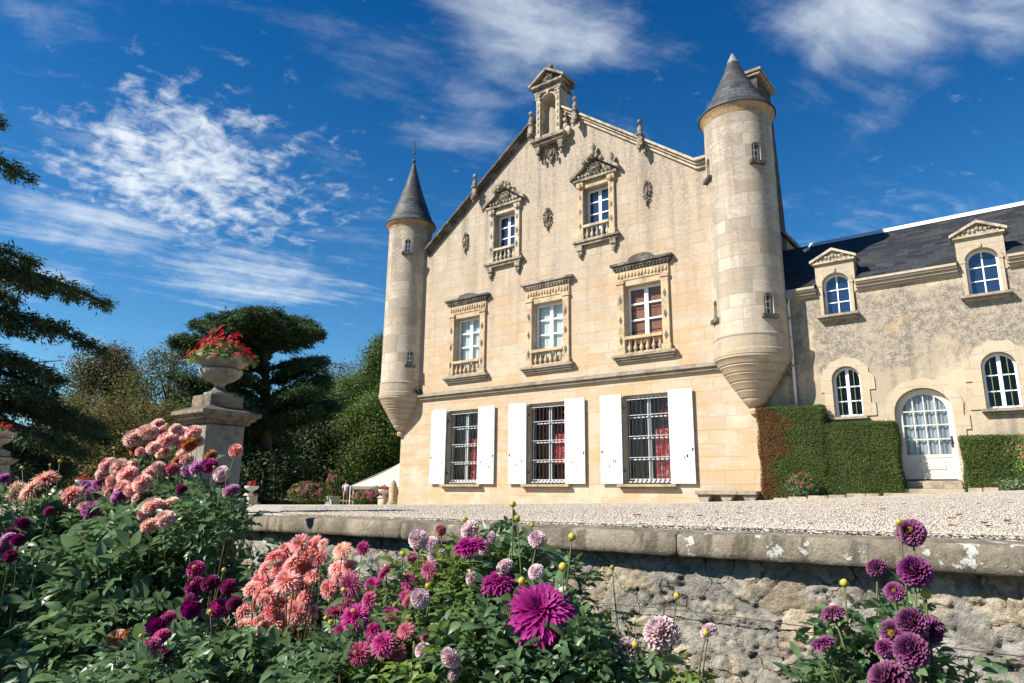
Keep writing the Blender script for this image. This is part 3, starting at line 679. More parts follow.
mb.lathe(cx, YF-.1, [(.08, 13.92), (.08, 14.02), (.045, 14.06)], 8).ball((cx, YF-.1, 14.13), .10, 10, 8)
mb.build('niche_pediment', M['carved_grey'], nb, smooth=35)
mb = MB(); mb.box(cx-.66, cx+.66, YF-.36, YF+.3, 11.40, 11.498).box(cx-.60, cx+.60, YF-.28, YF+.02, 11.30, 11.398)
for s in (-1, 1):
    x = cx+s*.45; mb.box(x-.09, x+.09, YF-.24, YF+.02, 11.12, 11.298); mb.ball((x, YF-.16, 11.08), (.10, .09, .10), 7, 6).ball((x-s*.02, YF-.10, 10.92), (.07, .07, .11), 6, 5)
    mb.ball((cx+s*.24, YF-.08, 10.72), (.05, .05, .12), 6, 5)
relief(mb, cx, 10.98, YF-.05, .36, .52, 78, True)
mb.build('niche_bracket', M['carved_grey'], nb, smooth=35)

# --- corner turrets
def turret(cx, r, eave, apex, rc, slits, collar=3.5, left=True):
    o3 = (cx, YF, 0)
    rr = lambda z: r*(1.0 + .03*(1 - min(1, max(0, (z-3.5)/6.4))))
    prof = [(rr(collar), collar)] + [(rr(z), z) for z in np.linspace(collar+.3, eave-.2, 14)]
    t = MB().lathe(cx, YF, prof, 56).build('turret', M['turret'], house, origin=o3, smooth=40)
    cs = []
    for (ang, z0, z1, wd) in slits:
        c = MB().prism(arch(0, wd, z0, z1-wd*.55, z1, 8), -1.2, -(r*.80)); a = math.radians(ang)
        c.v = [(cx + x*math.cos(a) - y*math.sin(a), YF + x*math.sin(a) + y*math.cos(a), z) for x, y, z in c.v]; cs.append(c)
    cut(t, cs)
    me = t.data; me.polygons.foreach_set('use_smooth', [True]*len(me.polygons)); me.set_sharp_from_angle(angle=math.radians(35))
    for (ang, z0, z1, wd) in slits:
        a = math.radians(ang); rot = lambda v: [(cx + x*math.cos(a) - y*math.sin(a), YF + x*math.sin(a) + y*math.cos(a), z) for x, y, z in v]
        mb = MB(); y = -(r*.80)-.045
        for s in (-1, 1): mb.box(*sorted((s*wd*.5, s*(wd*.5-.03))), y-.02, y+.02, z0, z1-wd*.4)
        mb.box(-.016, .016, y-.02, y+.02, z0, z1-.02)
        for q in (.35, .66): mb.box(-wd*.46, wd*.46, y-.015, y+.015, z0+(z1-z0)*q-.012, z0+(z1-z0)*q+.012)
        mb.v = rot(mb.v); wn = mb.build('slit_window', M['frame_white'], t)
        mb = MB().box(-wd*.5, wd*.5, y+.022, y+.03, z0, z1); mb.v = rot(mb.v); mb.build('slit_pane', M['glass_sky'], t)
        mb = MB().box(-wd*.5-.09, wd*.5+.09, -r-.09, -r+.10, z0-.11, z0-.005); mb.v = rot(mb.v); mb.build('slit_sill', M['carved_dark'], t, bevel=.01)
    # corbelled foot
    prof = []; z = 2.02; k = collar-2.16
    prof = [(.05, 2.02), (.13, 2.05), (.155, 2.13), (.12, 2.21), (.16, 2.23)]
    steps = 6
    for i in range(steps):
        f0 = (i+.25)/steps; f1 = (i+1)/steps; zz = 2.25+(collar-.10-2.25)*i/steps; dz = (collar-.10-2.25)/steps
        ra = .16+(r*1.06-.16)*f0**.92; rb = .16+(r*1.06-.16)*f1**.92
        prof += [(ra, zz), (rb*.97, zz+dz*.62), (rb, zz+dz*.72), (rb, zz+dz*.97)]
    prof += [(r*1.075, collar-.095), (r*1.075, collar+.03), (r*1.055, collar+.05), (r*1.05, collar+.36), (r*1.065, collar+.37), (r*1.065, collar+.41), (r*1.03, collar+.43)]
    MB().lathe(cx, YF, prof, 56).build('corbel', M['corbel'], t, origin=o3, smooth=32)
    MB().lathe(cx, YF, [(r, eave-.24), (r*1.02, eave-.21), (r*1.03, eave-.15), (rc*.95, eave-.08), (rc*.985, eave-.03), (rc*.985, eave+.0)], 56).build('turret_cornice', M['carved_ring'], t, origin=o3, smooth=32)
    h = apex-eave
    cp = [(rc*1.02, eave+.004), (rc*1.02, eave+.035), (rc*.86, eave+h*.10), (rc*.70, eave+h*.245), (rc*.35, eave+h*.60)]
    if left:
        cp += [(.04, apex)]
        MB().lathe(cx, YF, cp, 48).build('cone_roof', M['slate_cone'], t, origin=o3, smooth=32)
        mb = MB().tube([(cx, YF, apex-.05), (cx, YF, apex+.95)], .018, 6).ball((cx, YF, apex+.10), (.07, .07, .10), 8, 6).ball((cx, YF, apex+.42), (.045, .045, .06), 8, 6)
        for s in (-1, 1): mb.tube([(cx, YF, apex+.55), (cx+s*.09, YF, apex+.62), (cx+s*.07, YF, apex+.70)], .010, 5)
        mb.build('finial', M['iron'], t)
    else:
        cp += [(rc*.14, eave+h*.86)]
        MB().lathe(cx, YF, cp, 48).build('cone_roof', M['slate_cone'], t, origin=o3, smooth=32)
        MB().lathe(cx, YF, [(rc*.165, eave+h*.84), (rc*.15, eave+h*.87), (.02, apex)], 24).build('cone_cap', M['cap_lead'], t, smooth=32)
    return t
turret(-18.0, .80, 9.95, 12.62, .94, [(40, 8.68, 9.18, .22), (60, 4.50, 4.98, .22)], 3.48, True)
turret(-5.45, .87, 10.08, 12.12, .99, [(-49, 8.32, 8.88, .24), (47, 8.42, 8.96, .24), (-49, 4.45, 4.93, .22), (49, 4.38, 4.92, .25)], 3.52, False)
mb = MB().box(-17.22, -17.06, YF-.20, YF, 3.50, 3.64).box(-17.16, -17.12, YF-.3, YF-.2, 3.53, 3.62); mb.build('flood_lamp', M['iron'], house)
M['chimney'] = carved('shade_dark_lichened_chimney_stone', (.10,.09,.078), (.04,.037,.034), .47)  # lichened stone, darkened overall to carry the shade of its right face
# chimney behind the right-hand turret
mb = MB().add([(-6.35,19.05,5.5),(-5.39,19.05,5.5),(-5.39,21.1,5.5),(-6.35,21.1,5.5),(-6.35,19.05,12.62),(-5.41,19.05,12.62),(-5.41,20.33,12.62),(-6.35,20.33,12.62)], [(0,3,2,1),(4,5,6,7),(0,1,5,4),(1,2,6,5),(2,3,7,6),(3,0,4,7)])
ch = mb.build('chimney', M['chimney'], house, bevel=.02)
mb = MB().box(-6.43, -5.30, 18.97, 20.43, 12.55, 12.64).box(-6.48, -5.25, 18.92, 20.48, 12.643, 12.74); mb.build('chimney_cap', M['moulding'], ch, bevel=.015)

# ------------------------------------------------------------------ side wing
YW = 17.35
wing = thing('house_wing', (-1, YW, .1), 'lower stone wing with slate roof, arched dormers and cream arched door', 'house wing')
XR = 7.0
mb = MB().box(-5.38, XR, YW, YW+.4, -.9, 5.0); ww = mb.build('front_wall', M['wing_wall'], wing)
D1, D2 = -3.445, -.50; L1, L2 = -3.42, -.475; D3 = 2.45; L3 = 2.47; DC = -1.935
cs = []
for c in (D1, D2, D3): cs.append(MB().prism(arch(c, .60, 4.36, 5.14, 5.40, 12), YW-.4, YW+.9))
for c in (L1, L2, L3): cs.append(MB().prism(arch(c, .60, 1.90, 2.79, 3.08, 12), YW-.4, YW+.9))
cs.append(MB().prism(arch(DC, 1.10, .44, 1.92, 2.44, 14), YW-.4, YW+.9))
mbd = []
cut(ww, cs)
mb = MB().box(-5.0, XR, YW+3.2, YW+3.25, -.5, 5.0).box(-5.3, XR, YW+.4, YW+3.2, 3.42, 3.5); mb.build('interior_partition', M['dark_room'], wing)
MB().box(-5.0, XR, 22.95, 23.3, -.9, 5.0).box(XR-.35, XR, YW+.4, 22.95, -.9, 5.0).build('back_wall', M['wing_wall'], wing)
mb = MB().add([(XR-.35, YW+.1, 5.0), (XR-.35, 23.2, 5.0), (XR-.35, 20.3, 7.2), (XR, YW+.1, 5.0), (XR, 23.2, 5.0), (XR, 20.3, 7.2)], [(0,1,2), (3,5,4), (0,3,4,1), (1,4,5,2), (2,5,3,0)]); mb.build('end_gable', M['wing_wall'], wing)
# roof: front slope cut around the wall dormers by starting behind them
def roofz(y): return 5.12 + (y-(YW-.16))*.698
segs = [(-5.38, D1-.44), (D1-.44, D1+.44), (D1+.44, D2-.44), (D2-.44, D2+.44), (D2+.44, D3-.44), (D3-.44, D3+.44), (D3+.44, XR+.1)]
mb = MB(); yr = 20.3
for i, (a, b) in enumerate(segs):
    y0 = YW-.17 if i % 2 == 0 else YW+.30
    mb.add([(a, y0, roofz(y0)), (b, y0, roofz(y0)), (b, yr, roofz(yr)), (a, yr, roofz(yr)), (a, y0, roofz(y0)-.05), (b, y0, roofz(y0)-.05)], [(0,1,2,3), (4,5,1,0)])
mb.add([(-5.38, yr, roofz(yr)), (XR+.1, yr, roofz(yr)), (XR+.1, 23.5, roofz(yr)-2.3), (-5.38, 23.5, roofz(yr)-2.3)], [(0,1,2,3)])
rf = mb.build('roof', M['slate_roof'], wing)
mb = MB(); zr = roofz(yr)
mb.add([(x, y, z) for x in (-4.62, XR+.12) for (y, z) in ((yr-.20, zr-.115), (yr-.03, zr+.045), (yr+.03, zr+.045), (yr+.2, zr-.115), (yr, zr-.05))], [(0,5,6,1), (1,6,7,2), (2,7,8,3), (0,1,2,3,4), (9,8,7,6,5)])
mb.build('ridge_cap', M['zinc'], rf)
# eaves cornice and gutter, broken by the dormers
mb = MB(); mg = MB()
for i, (a, b) in enumerate(segs):
    if i % 2: continue
    a2 = a+.004; b2 = b-.004
    mb.box(a2, b2, YW-.07, YW+.02, 4.87, 4.93).box(a2, b2, YW-.13, YW+.02, 4.932, 5.0).box(a2, b2, YW-.19, YW+.02, 5.002, 5.07)
    mg.box(a2+.01, b2-.01, YW-.225, YW-.195, 5.05, 5.105)
mb.build('eaves_cornice', M['surround'], wing, bevel=.012); mg.build('gutter', M['surround'], wing)
def arch_frame(mb, cx, w, z0, zs, zt, y0, y1, t):         # a flat arched ring
    k = 14; h = w/2; O = [(cx+h, z0)] + [(cx+h*math.cos(PI*i/k), zs+(zt-zs)*math.sin(PI*i/k)) for i in range(k+1)] + [(cx-h, z0)]
    I = [(cx+h-t, z0)] + [(cx+(h-t)*math.cos(PI*i/k), zs+(zt-t-zs)*math.sin(PI*i/k)) for i in range(k+1)] + [(cx-h+t, z0)]
    m_ = len(O); vs = [(x, y0, z) for x, z in O] + [(x, y0, z) for x, z in I] + [(x, y1, z) for x, z in O] + [(x, y1, z) for x, z in I]; fs = []
    for i in range(m_-1):
        fs += [(i, m_+i, m_+i+1, i+1), (2*m_+i, 2*m_+i+1, 3*m_+i+1, 3*m_+i), (i, i+1, 2*m_+i+1, 2*m_+i), (m_+i, 3*m_+i, 3*m_+i+1, m_+i+1)]
    fs += [(0, 2*m_, 3*m_, m_), (m_-1, 2*m_-1, 4*m_-1, 3*m_-1)]
    return mb.add(vs, fs)
def arch_glass(par, cx, w, z0, zs, zt, y, m): MB().prism(arch(cx, w, z0, zs, zt, 14), y, y+.008).build('pane', m, par)
def archz(cx, w, zs, zt, x): return zs+(zt-zs)*math.sqrt(max(0, 1-((x-cx)/(w/2))**2))
def surround(par, cx, w, z0, zs, zt, seed, wide=.17, name='stone_surround'):
    r = random.Random(seed); k = 14; h = w/2; O = []
    z = z0
    right = []; left = []
    for side in (1, -1):
        pts = []; z = z0; q = 0
        while z < zs-.05:
            e = h + (wide*1.35 if (q % 2 == 0) else wide*.85) * r.uniform(.85, 1.1); z2 = min(zs, z+.30); pts += [(cx+side*e, z), (cx+side*e, z2)]; z = z2; q += 1
        (right if side > 0 else left).extend(pts)
    top = [(cx+(h+wide*(1.05+.12*math.sin(i*1.9+seed)))*math.cos(PI*i/k), zs+(zt-zs+wide*(1.05+.15*math.sin(i*2.3+seed)))*math.sin(PI*i/k)) for i in range(1, k)]
    O = right + top + left[::-1]
    I = arch(cx, w, z0, zs, zt, k); I = [I[1]] + I[2:] + [I[0]] if False else [(cx+h, z0)] + [(cx+h*math.cos(PI*i/k), zs+(zt-zs)*math.sin(PI*i/k)) for i in range(k+1)] + [(cx-h, z0)]
    poly = O + I[::-1]
    bm = bmesh.new(); vs = [bm.verts.new((x, YW-.028, z)) for x, z in poly]; f = bm.faces.new(vs)
    ex = bmesh.ops.extrude_face_region(bm, geom=[f]); bmesh.ops.translate(bm, verts=[v for v in ex['geom'] if isinstance(v, bmesh.types.BMVert)], vec=(0, .045, 0))
    bmesh.ops.triangulate(bm, faces=[x for x in bm.faces if len(x.verts) > 4]); bmesh.ops.recalc_face_normals(bm, faces=bm.faces)
    off = wl(par); bmesh.ops.translate(bm, verts=bm.verts, vec=-off)
    me = bpy.data.meshes.new(name); bm.to_mesh(me); bm.free(); return link(name, me, M['surround'], par)
# wall dormers
for c in (D1, D2, D3):
    d = MB().prism(arch(c, .88, 4.86, 5.0, 5.0, 2)[:2] + [(c+.44, 5.70), (c-.44, 5.70)], YW-.03, YW+.32).build('dormer', M['surround'], wing)
    cut(d, [MB().prism(arch(c, .60, 4.0, 5.14, 5.40, 14), YW-.4, YW+.9)])
    MB().add([(c-.44, YW+.32, roofz(YW+.32)), (c+.44, YW+.32, roofz(YW+.32)), (c+.44, YW+.32, 5.70), (c-.44, YW+.32, 5.70), (c, YW+.32, 5.92), (c-.44, YW+.99, 5.70), (c+.44, YW+.99, 5.70), (c, YW+1.31, 5.92)],
             [(0, 3, 5), (1, 6, 2), (2, 6, 7, 4), (3, 4, 7, 5)]).build('dormer_roof', M['slate_roof'], d)
    mb = MB(); arch_frame(mb, c, .76, 4.36, 5.14, 5.48, YW-.062, YW-.033, .078); mb.ball((c, YW-.07, 5.46), (.05, .035, .07), 7, 6)
    for s in (-1, 1): mb.box(c+s*.34-.05, c+s*.34+.05, YW-.075, YW-.033, 5.10, 5.16)
    mb.build('archivolt', M['surround'], d, smooth=30)
    mb = MB(); z = 5.67
    mb.box(c-.48, c+.48, YW-.10, YW+.33, z, z+.045)
    mb.prism([(c-.47, z+.047), (c+.47, z+.047), (c, z+.28)], YW-.06, YW+.33)
    for s in (-1, 1):
        e = c+s*.53; p = [(e, z+.035), (c, z+.29), (c, z+.355), (e, z+.095)]; mb.prism(p[::-1] if s < 0 else p, YW-.14-(.002 if s > 0 else 0), YW+.36)
    for q in range(11): mb.box(c-.47+q*.09, c-.43+q*.09, YW-.10, YW-.06, z+.05, z+.085)
    for q in range(7): mb.ball((c+(q-3)*.075, YW-.07, z+.15+.02*math.cos(q*2)), (.045, .05, .05), 6, 5)
    mb.build('pediment', M['carved_pale'], d, smooth=30)
    mb = MB().box(c-.46, c+.46, YW-.20, YW+.05, 4.29, 4.352).box(c-.40, c+.40, YW-.12, YW+.02, 4.23, 4.288); mb.build('window_sill', M['moulding'], wing, bevel=.01)
    mb = MB(); arch_frame(mb, c, .60, 4.356, 5.14, 5.40, YW+.12, YW+.18, .05); mb.box(c-.25, c+.25, YW+.118, YW+.178, 4.357, 4.40)
    mb.box(c-.014, c+.014, YW+.125, YW+.17, 4.40, 5.36)
    for z in (4.70, 5.01): mb.box(c-.25, c+.25, YW+.127, YW+.168, z-.012, z+.012)
    f = mb.build('window', M['frame_white'], wing); arch_glass(f, c, .58, 4.37, 5.14, 5.39, YW+.15, M['glass_sky'])
# lower windows
for c in (L1, L2, L3):
    surround(wing, c, .62, 1.90, 2.79, 3.09, int(c*10), .24 if c > -1 else .20)
    mb = MB().box(c-.40, c+.40, YW-.15, YW+.10, 1.83, 1.897).box(c-.36, c+.36, YW-.09, YW+.0, 1.77, 1.828); mb.build('window_sill', M['moulding'], wing, bevel=.01)
    mb = MB(); arch_frame(mb, c, .60, 1.902, 2.79, 3.08, YW+.14, YW+.20, .045); mb.box(c-.255, c+.255, YW+.138, YW+.198, 1.903, 1.96).box(c-.035, c+.035, YW+.13, YW+.195, 1.96, 3.04)
    for z in (2.28, 2.62): mb.box(c-.255, c+.255, YW+.147, YW+.188, z-.012, z+.012)
    f = mb.build('window', M['frame_white'], wing); arch_glass(f, c, .58, 1.91, 2.79, 3.07, YW+.17, M['glass_clear'])
    mb = MB()
    for s in (-1, 1): mb.tube([(c+s*.15, YW+.08, 1.9), (c+s*.15, YW+.08, 2.98)], .008, 6)
    mb.build('window_grille', M['iron_green'], wing)
# door
surround(wing, DC, 1.12, .30, 1.92, 2.45, 5, .20)
k = 1.08
mb = MB(); arch_frame(mb, DC, 1.10, .45, 1.92, 2.435, YW+.12, YW+.19, .07); dr = mb.build('door_frame', M['door_paint'], wing, smooth=30)
mb = MB(); arch_frame(mb, DC, .964, .47, 1.92, 2.368, YW+.13, YW+.18, .055)
mb.box(DC-.427, DC+.427, YW+.131, YW+.175, .472, .62).box(DC-.427, DC+.427, YW+.14, YW+.165, .62, .93).box(DC-.427, DC+.427, YW+.128, YW+.176, .93, 1.0).box(DC-.28, DC+.28, YW+.126, YW+.14, .68, .87)
for q in (-1, 0, 1): x = DC+q*.2135; mb.box(x-.012, x+.012, YW+.135, YW+.17, 1.0, archz(DC, .856, 1.92, 2.31, x))
for z in (1.33, 1.64, 1.95): mb.box(DC-.427, DC+.427, YW+.137, YW+.168, z-.012, z+.012)
door = mb.build('door', M['door_paint'], wing, smooth=30)
MB().prism([(DC-.43, .99), (DC+.43, .99)] + arch(DC, .86, 1.0, 1.92, 2.32, 12)[2:], YW+.15, YW+.156).build('pane', M['glass_clear'], door)
pleats(DC-.44, DC+.44, .98, 2.32, YW+.22, .022, 8).build('curtain', M['curtain_blue'], wing, smooth=True)
mb = MB().box(DC+.432, DC+.472, YW+.11, YW+.128, 1.15, 1.38).tube([(DC+.452, YW+.115, 1.29), (DC+.452, YW+.06, 1.29), (DC+.36, YW+.06, 1.285)], .012, 6); mb.build('handle', M['iron'], door)
mb = MB().box(DC-.56, DC+.56, YW-.06, YW+.3, .25, .437).box(DC-.66, DC+.70, YW-.42, YW-.062, -.2, .26).box(DC-.80, DC+.82, YW-.95, YW-.422, -.3, .165); mb.build('door_step', M['curb'], wing, bevel=.02)
# downpipe in the corner
mb = MB().tube([(-4.50, YW-.23, 5.06), (-4.52, YW-.20, 4.86), (-4.56, YW-.08, 4.74), (-4.56, YW-.08, .2)], .036, 10); dp = mb.build('downpipe', M['zinc'], wing, smooth=True)
MB().box(-4.62, -4.40, YW-.29, YW-.10, 4.86, 5.03).build('hopper_head', M['lead'], wing)
for z in (4.4, 3.2): MB().box(-4.625, -4.495, YW-.15, YW, z-.02, z+.02).build('pipe_bracket', M['lead'], wing)
# ------------------------------------------------------------------ numpy meshes
def np_mesh(name, V, F, m, parent=None, attrs=None, smooth=False, origin=None):
    V = np.asarray(V, np.float32); F = np.asarray(F, np.int32)
    off = Vector(origin) if origin is not None else wl(parent)
    me = bpy.data.meshes.new(name); k = F.shape[1]
    me.vertices.add(len(V)); me.vertices.foreach_set('co', (V - np.array(off, np.float32)).ravel())
    me.loops.add(F.size); me.loops.foreach_set('vertex_index', F.ravel())
    me.polygons.add(len(F)); me.polygons.foreach_set('loop_start', np.arange(0, F.size, k, dtype=np.int32)); me.polygons.foreach_set('loop_total', np.full(len(F), k, np.int32))
    for nm, (tp, arr) in (attrs or {}).items():
        a = me.attributes.new(nm, tp, 'POINT'); arr = np.asarray(arr, np.float32)
        a.data.foreach_set({'FLOAT': 'value', 'FLOAT_VECTOR': 'vector', 'FLOAT_COLOR': 'color'}[tp], arr.ravel())
    me.update(calc_edges=True)
    return link(name, me, m, parent, off, smooth)
def unit(a): return a/np.maximum(np.linalg.norm(a, axis=1, keepdims=True), 1e-9)
def leaves(pts, nrm, dirs, L, W, tone, droop=.25):
    """bent pointed leaves: 6 vertices, 4 triangles... (two quads) each"""
    nrm = unit(nrm); d = unit(dirs - nrm*np.sum(dirs*nrm, 1, keepdims=True)); s = np.cross(nrm, d)
    L = np.asarray(L)[:, None]; Wd = np.asarray(W)[:, None]
    base = pts; mid = pts + d*L*.5 + nrm*L*.06; tip = pts + d*L - nrm*L*droop
    l = pts + d*L*.42 + s*Wd*.5 + nrm*L*.10; r = pts + d*L*.42 - s*Wd*.5 + nrm*L*.10
    V = np.stack([base, r, tip, l, mid], 1).reshape(-1, 3); n_ = len(pts); b = np.arange(n_)[:, None]*5
    F = np.concatenate([b+np.array([[0, 1, 4]]), b+np.array([[1, 2, 4]]), b+np.array([[2, 3, 4]]), b+np.array([[3, 0, 4]])], 0)
    return V, F, np.repeat(tone, 5)
def join(parts):
    V = []; F = []; T = []; b = 0
    for v, f, t in parts: V.append(v); F.append(f+b); T.append(t); b += len(v)
    return np.concatenate(V), np.concatenate(F), np.concatenate(T)
def rnd(n_, k=3): return rng.normal(size=(n_, k))

# ------------------------------------------------------------------ terrace wall
WF = 3.11                                  # face of the rubble wall
def cells(n_, x0, x1, z0, z1):
    return np.stack([rng.uniform(x0, x1, n_), rng.uniform(z0, z1, n_)], 1)
def rubble_wall(name, x0, x1, parent, step):
    gx = np.arange(x0, x1+1e-6, step); gzz = np.arange(-1.2, -.245, step); X, Z = np.meshgrid(gx, gzz); nx, nz_ = len(gx), len(gzz)
    pts = cells(int((x1-x0)*1.0*48), x0, x1, -1.2, -.2); sc = np.array([1, 1.55])
    # jittered irregular stones, wider than high
    Xw = X + .05*np.sin(Z*17+X*3) + .03*np.sin(X*23-Z*9); Zw = Z + .03*np.sin(X*13+2) + .02*np.sin(X*31+Z*11)
    q = np.stack([Xw.ravel(), Zw.ravel()], 1)
    d1 = np.full(len(q), 9.); d2 = np.full(len(q), 9.); idx = np.zeros(len(q), int)
    for i, p in enumerate(pts):
        d = np.hypot((q[:, 0]-p[0])*sc[0], (q[:, 1]-p[1])*sc[1]); nearer = d < d1
        d2 = np.where(nearer, d1, np.minimum(d2, d)); idx = np.where(nearer, i, idx); d1 = np.where(nearer, d, d1)
    edge = d2-d1
    def fbm(sx, sz, o, s0):
        return np.array([mnoise.fractal(Vector((x*sx+s0, z*sz, s0)), .7, 2.1, o) for x, z in zip(X.ravel(), Z.ravel())])
    n1 = fbm(3.2, 4.5, 5, 3.3); n2 = fbm(14, 16, 4, 9.1); n4 = fbm(34, 40, 3, 2.2); n5 = fbm(7, 9, 5, 31.3); n3 = fbm(1.6, 2.2, 3, 21.7)
    render_mask = np.clip((n3*1.1 + n1*.8 + n2*.25 - .14 + .30*np.clip((Z.ravel()+.66)*2.2, -.5, .5))*9, 0, 1)   # old grey mortar smeared across the stones
    h = np.random.default_rng(5).uniform(.0, 1, len(pts)); hs = h[idx]
    r2 = np.random.default_rng(12); tx = r2.uniform(-.10, .10, len(pts))[idx]; tz = r2.uniform(-.12, .12, len(pts))[idx]; dx = q[:, 0]-pts[idx, 0]; dz = q[:, 1]-pts[idx, 1]
    plate = np.clip(edge/.016, 0, 1)**.6
    stone = plate*(.022+.010*hs+.5*tx*dx+.5*tz*dz) + np.abs(n5)*.008 + n2*.005 + n4*.006
    mort = .020 + n1*.006 + n5*.004 + n4*.004 - np.clip(np.abs(n5)-.34, 0, 1)*.05
    y = stone*(1-render_mask) + mort*render_mask
    crack = np.clip(1-np.abs(n5-.02)/.03, 0, 1)*np.clip(n3*2+.1, 0, 1)*.012
    y = y - crack
    pal = np.array([[.36,.30,.21],[.42,.36,.26],[.30,.27,.225],[.48,.41,.30],[.25,.235,.205],[.34,.30,.235]])
    cs = 1.0*pal[np.random.default_rng(8).integers(0, len(pal), len(pts))]*np.random.default_rng(9).uniform(.8, 1.15, (len(pts), 1))
    col = cs[idx]*(1-render_mask[:, None]) + np.array([[.25,.24,.215]])*(1+.6*n1[:, None]+.5*n5[:, None])*render_mask[:, None]
    col = np.clip(col*(1+.25*n2[:, None]), .02, .7)
    V = np.stack([X.ravel(), WF - y, Z.ravel()], 1)
    a = (np.arange(nz_-1)[:, None]*nx + np.arange(nx-1)[None, :]).ravel(); F = np.stack([a, a+1, a+nx+1, a+nx], 1)
    o = np_mesh(name, V, F, M['rubble'], parent, {'albedo': ('FLOAT_COLOR', np.concatenate([col, np.ones((len(col), 1))], 1))}, True); return o
tw = thing('terrace_wall', (-1, WF, -1.12), 'rubble retaining wall with worn grey coping stones behind the dahlia bed', 'retaining wall')
rubble_wall('rubble_face', -6.05, 1.6, tw, .009)
MB().box(-6.05, 9, WF+.03, WF+.5, -1.3, -.27).box(1.6, 9, WF-.03, WF+.03, -1.3, -.27).build('wall_core', M['rubble'], tw)
def coping(x0, x1, seed, parent):
    r = random.Random(seed); nxs = max(6, int((x1-x0)/.02)); prof = []
    # profile y,z around the front: back-top to front-bottom to underside
    y0, y1, zt, zb = 3.0, 3.52, -.140, -.244
    base = [(y1, zt-.010), (y1-.16, zt-.001), (y0+.12, zt+.002), (y0+.03, zt), (y0+.006, zt-.003), (y0, zt-.012), (y0-.003, zt-.05), (y0-.004, zt-.08), (y0, zb+.010), (y0+.010, zb), (y0+.10, zb), (y0+.2, zb)]
    vs = []; k = len(base); tilt = r.uniform(-.004, .004); push = r.uniform(-.008, .008)
    for i in range(nxs+1):
        x = x0+.004+(x1-x0-.008)*i/nxs; e = .010 if i in (0, nxs) else 0
        dz0 = .006*x
        for j, (y, z) in enumerate(base):
            nn = mnoise.fractal(Vector((x*5+seed, y*9, z*9)), .8, 2, 4)*.006 + mnoise.noise(Vector((x*1.6, seed, z*3)))*.004
            chip = max(0, mnoise.noise(Vector((x*7+seed*3, 5, z*4)))-.35)*.05 if 3 <= j <= 9 else 0
            vs.append((x, y+push - (nn if j > 2 else 0) + chip + (e if 3 < j < 10 else 0), z + dz0 + tilt*i/nxs + nn*.6*(1 if j not in (0,) else 0) - (e*.6 if j < 5 else -e*.4)))
    fs = [(i*k+j, i*k+j+1, (i+1)*k+j+1, (i+1)*k+j) for i in range(nxs) for j in range(k-1)]
    fs += [tuple(range(k-1, -1, -1)), tuple(nxs*k+j for j in range(k))]
    mb = MB(); mb.add(vs, fs); return mb.build('coping_stone', M['coping'], parent, smooth=40)
cx_ = [-6.05, -4.75, -3.15, -1.36, .10, 1.6, 3.1, 4.7, 6.4, 9]
for i in range(len(cx_)-1): coping(cx_[i], cx_[i+1], i+1, tw)
for (z, mm, nm) in ((-.50, M['iron'], 'wall_wire'), (-.80, M['lead'], 'wall_wire')):
    r = random.Random(3); pts = [(-6 + q*.3, WF-.058 - .004*math.sin(q*1.3), z+.012*math.sin(q*.9)) for q in range(31)]
    MB().tube(pts, .0022, 5).build(nm, M['corten'] if 'corten' in M else mm, tw)
# steps and the wall beyond the second pedestal
st = thing('garden_steps', (-8.9, 3.0, -1.12), 'stone garden steps left of the tall urn pedestal behind the dahlias', 'steps')
for q in range(5): MB().box(-11.3, -6.35, 3.0-.32*(4-q)-.1, 3.5 if q == 4 else 3.0-.32*(3-q)-.1, -1.3, -1.12+.185*(q+1)).build('step', M['curb'], st, bevel=.015)
t2 = thing('terrace_wall', (-30, WF, -1.12), 'rubble retaining wall beyond the garden steps at far left', 'retaining wall')
MB().box(-80, -12.1, WF-.02, WF+.5, -1.3, -.28).build('rubble_face', M['rubble'], t2); MB().box(-80, -12.1, WF-.1, WF+.4, -.278, -.15).build('coping_stone', M['coping'], t2)

# ------------------------------------------------------------------ pedestals and urns
def pedestal(cx, cy, zb, s, label):
    t = thing('stone_pedestal', (cx, cy, zb), label, 'pedestal'); h = s/2
    MB().box(cx-h-.06, cx+h+.06, cy-h-.06, cy+h+.06, zb-.1, zb+.17).build('plinth', M['moss_block'], t, bevel=.02)
    MB().box(cx-h, cx+h, cy-h, cy+h, zb+.172, zb+.80).build('shaft', M['pedestal'], t, bevel=.012)
    mb = MB(); z = zb+.802; k = s/.38
    vs = []; prof = [(h+.01, z), (h+.03, z+.01), (h+.03, z+.03), (h+.06, z+.04), (h+.085, z+.075), (h+.10, z+.08), (h+.10, z+.115), (h-.02, z+.165)]
    for e, zz in prof: vs += [(cx-e, cy-e, zz), (cx+e, cy-e, zz), (cx+e, cy+e, zz), (cx-e, cy+e, zz)]
    fs = [(4*i+a, 4*i+(a+1) % 4, 4*i+4+(a+1) % 4, 4*i+4+a) for i in range(len(prof)-1) for a in range(4)] + [(3, 2, 1, 0), tuple(4*(len(prof)-1)+a for a in range(4))]
    mb.add(vs, fs).build('cap', M['pedcap'], t, bevel=.008)
    return z+.165
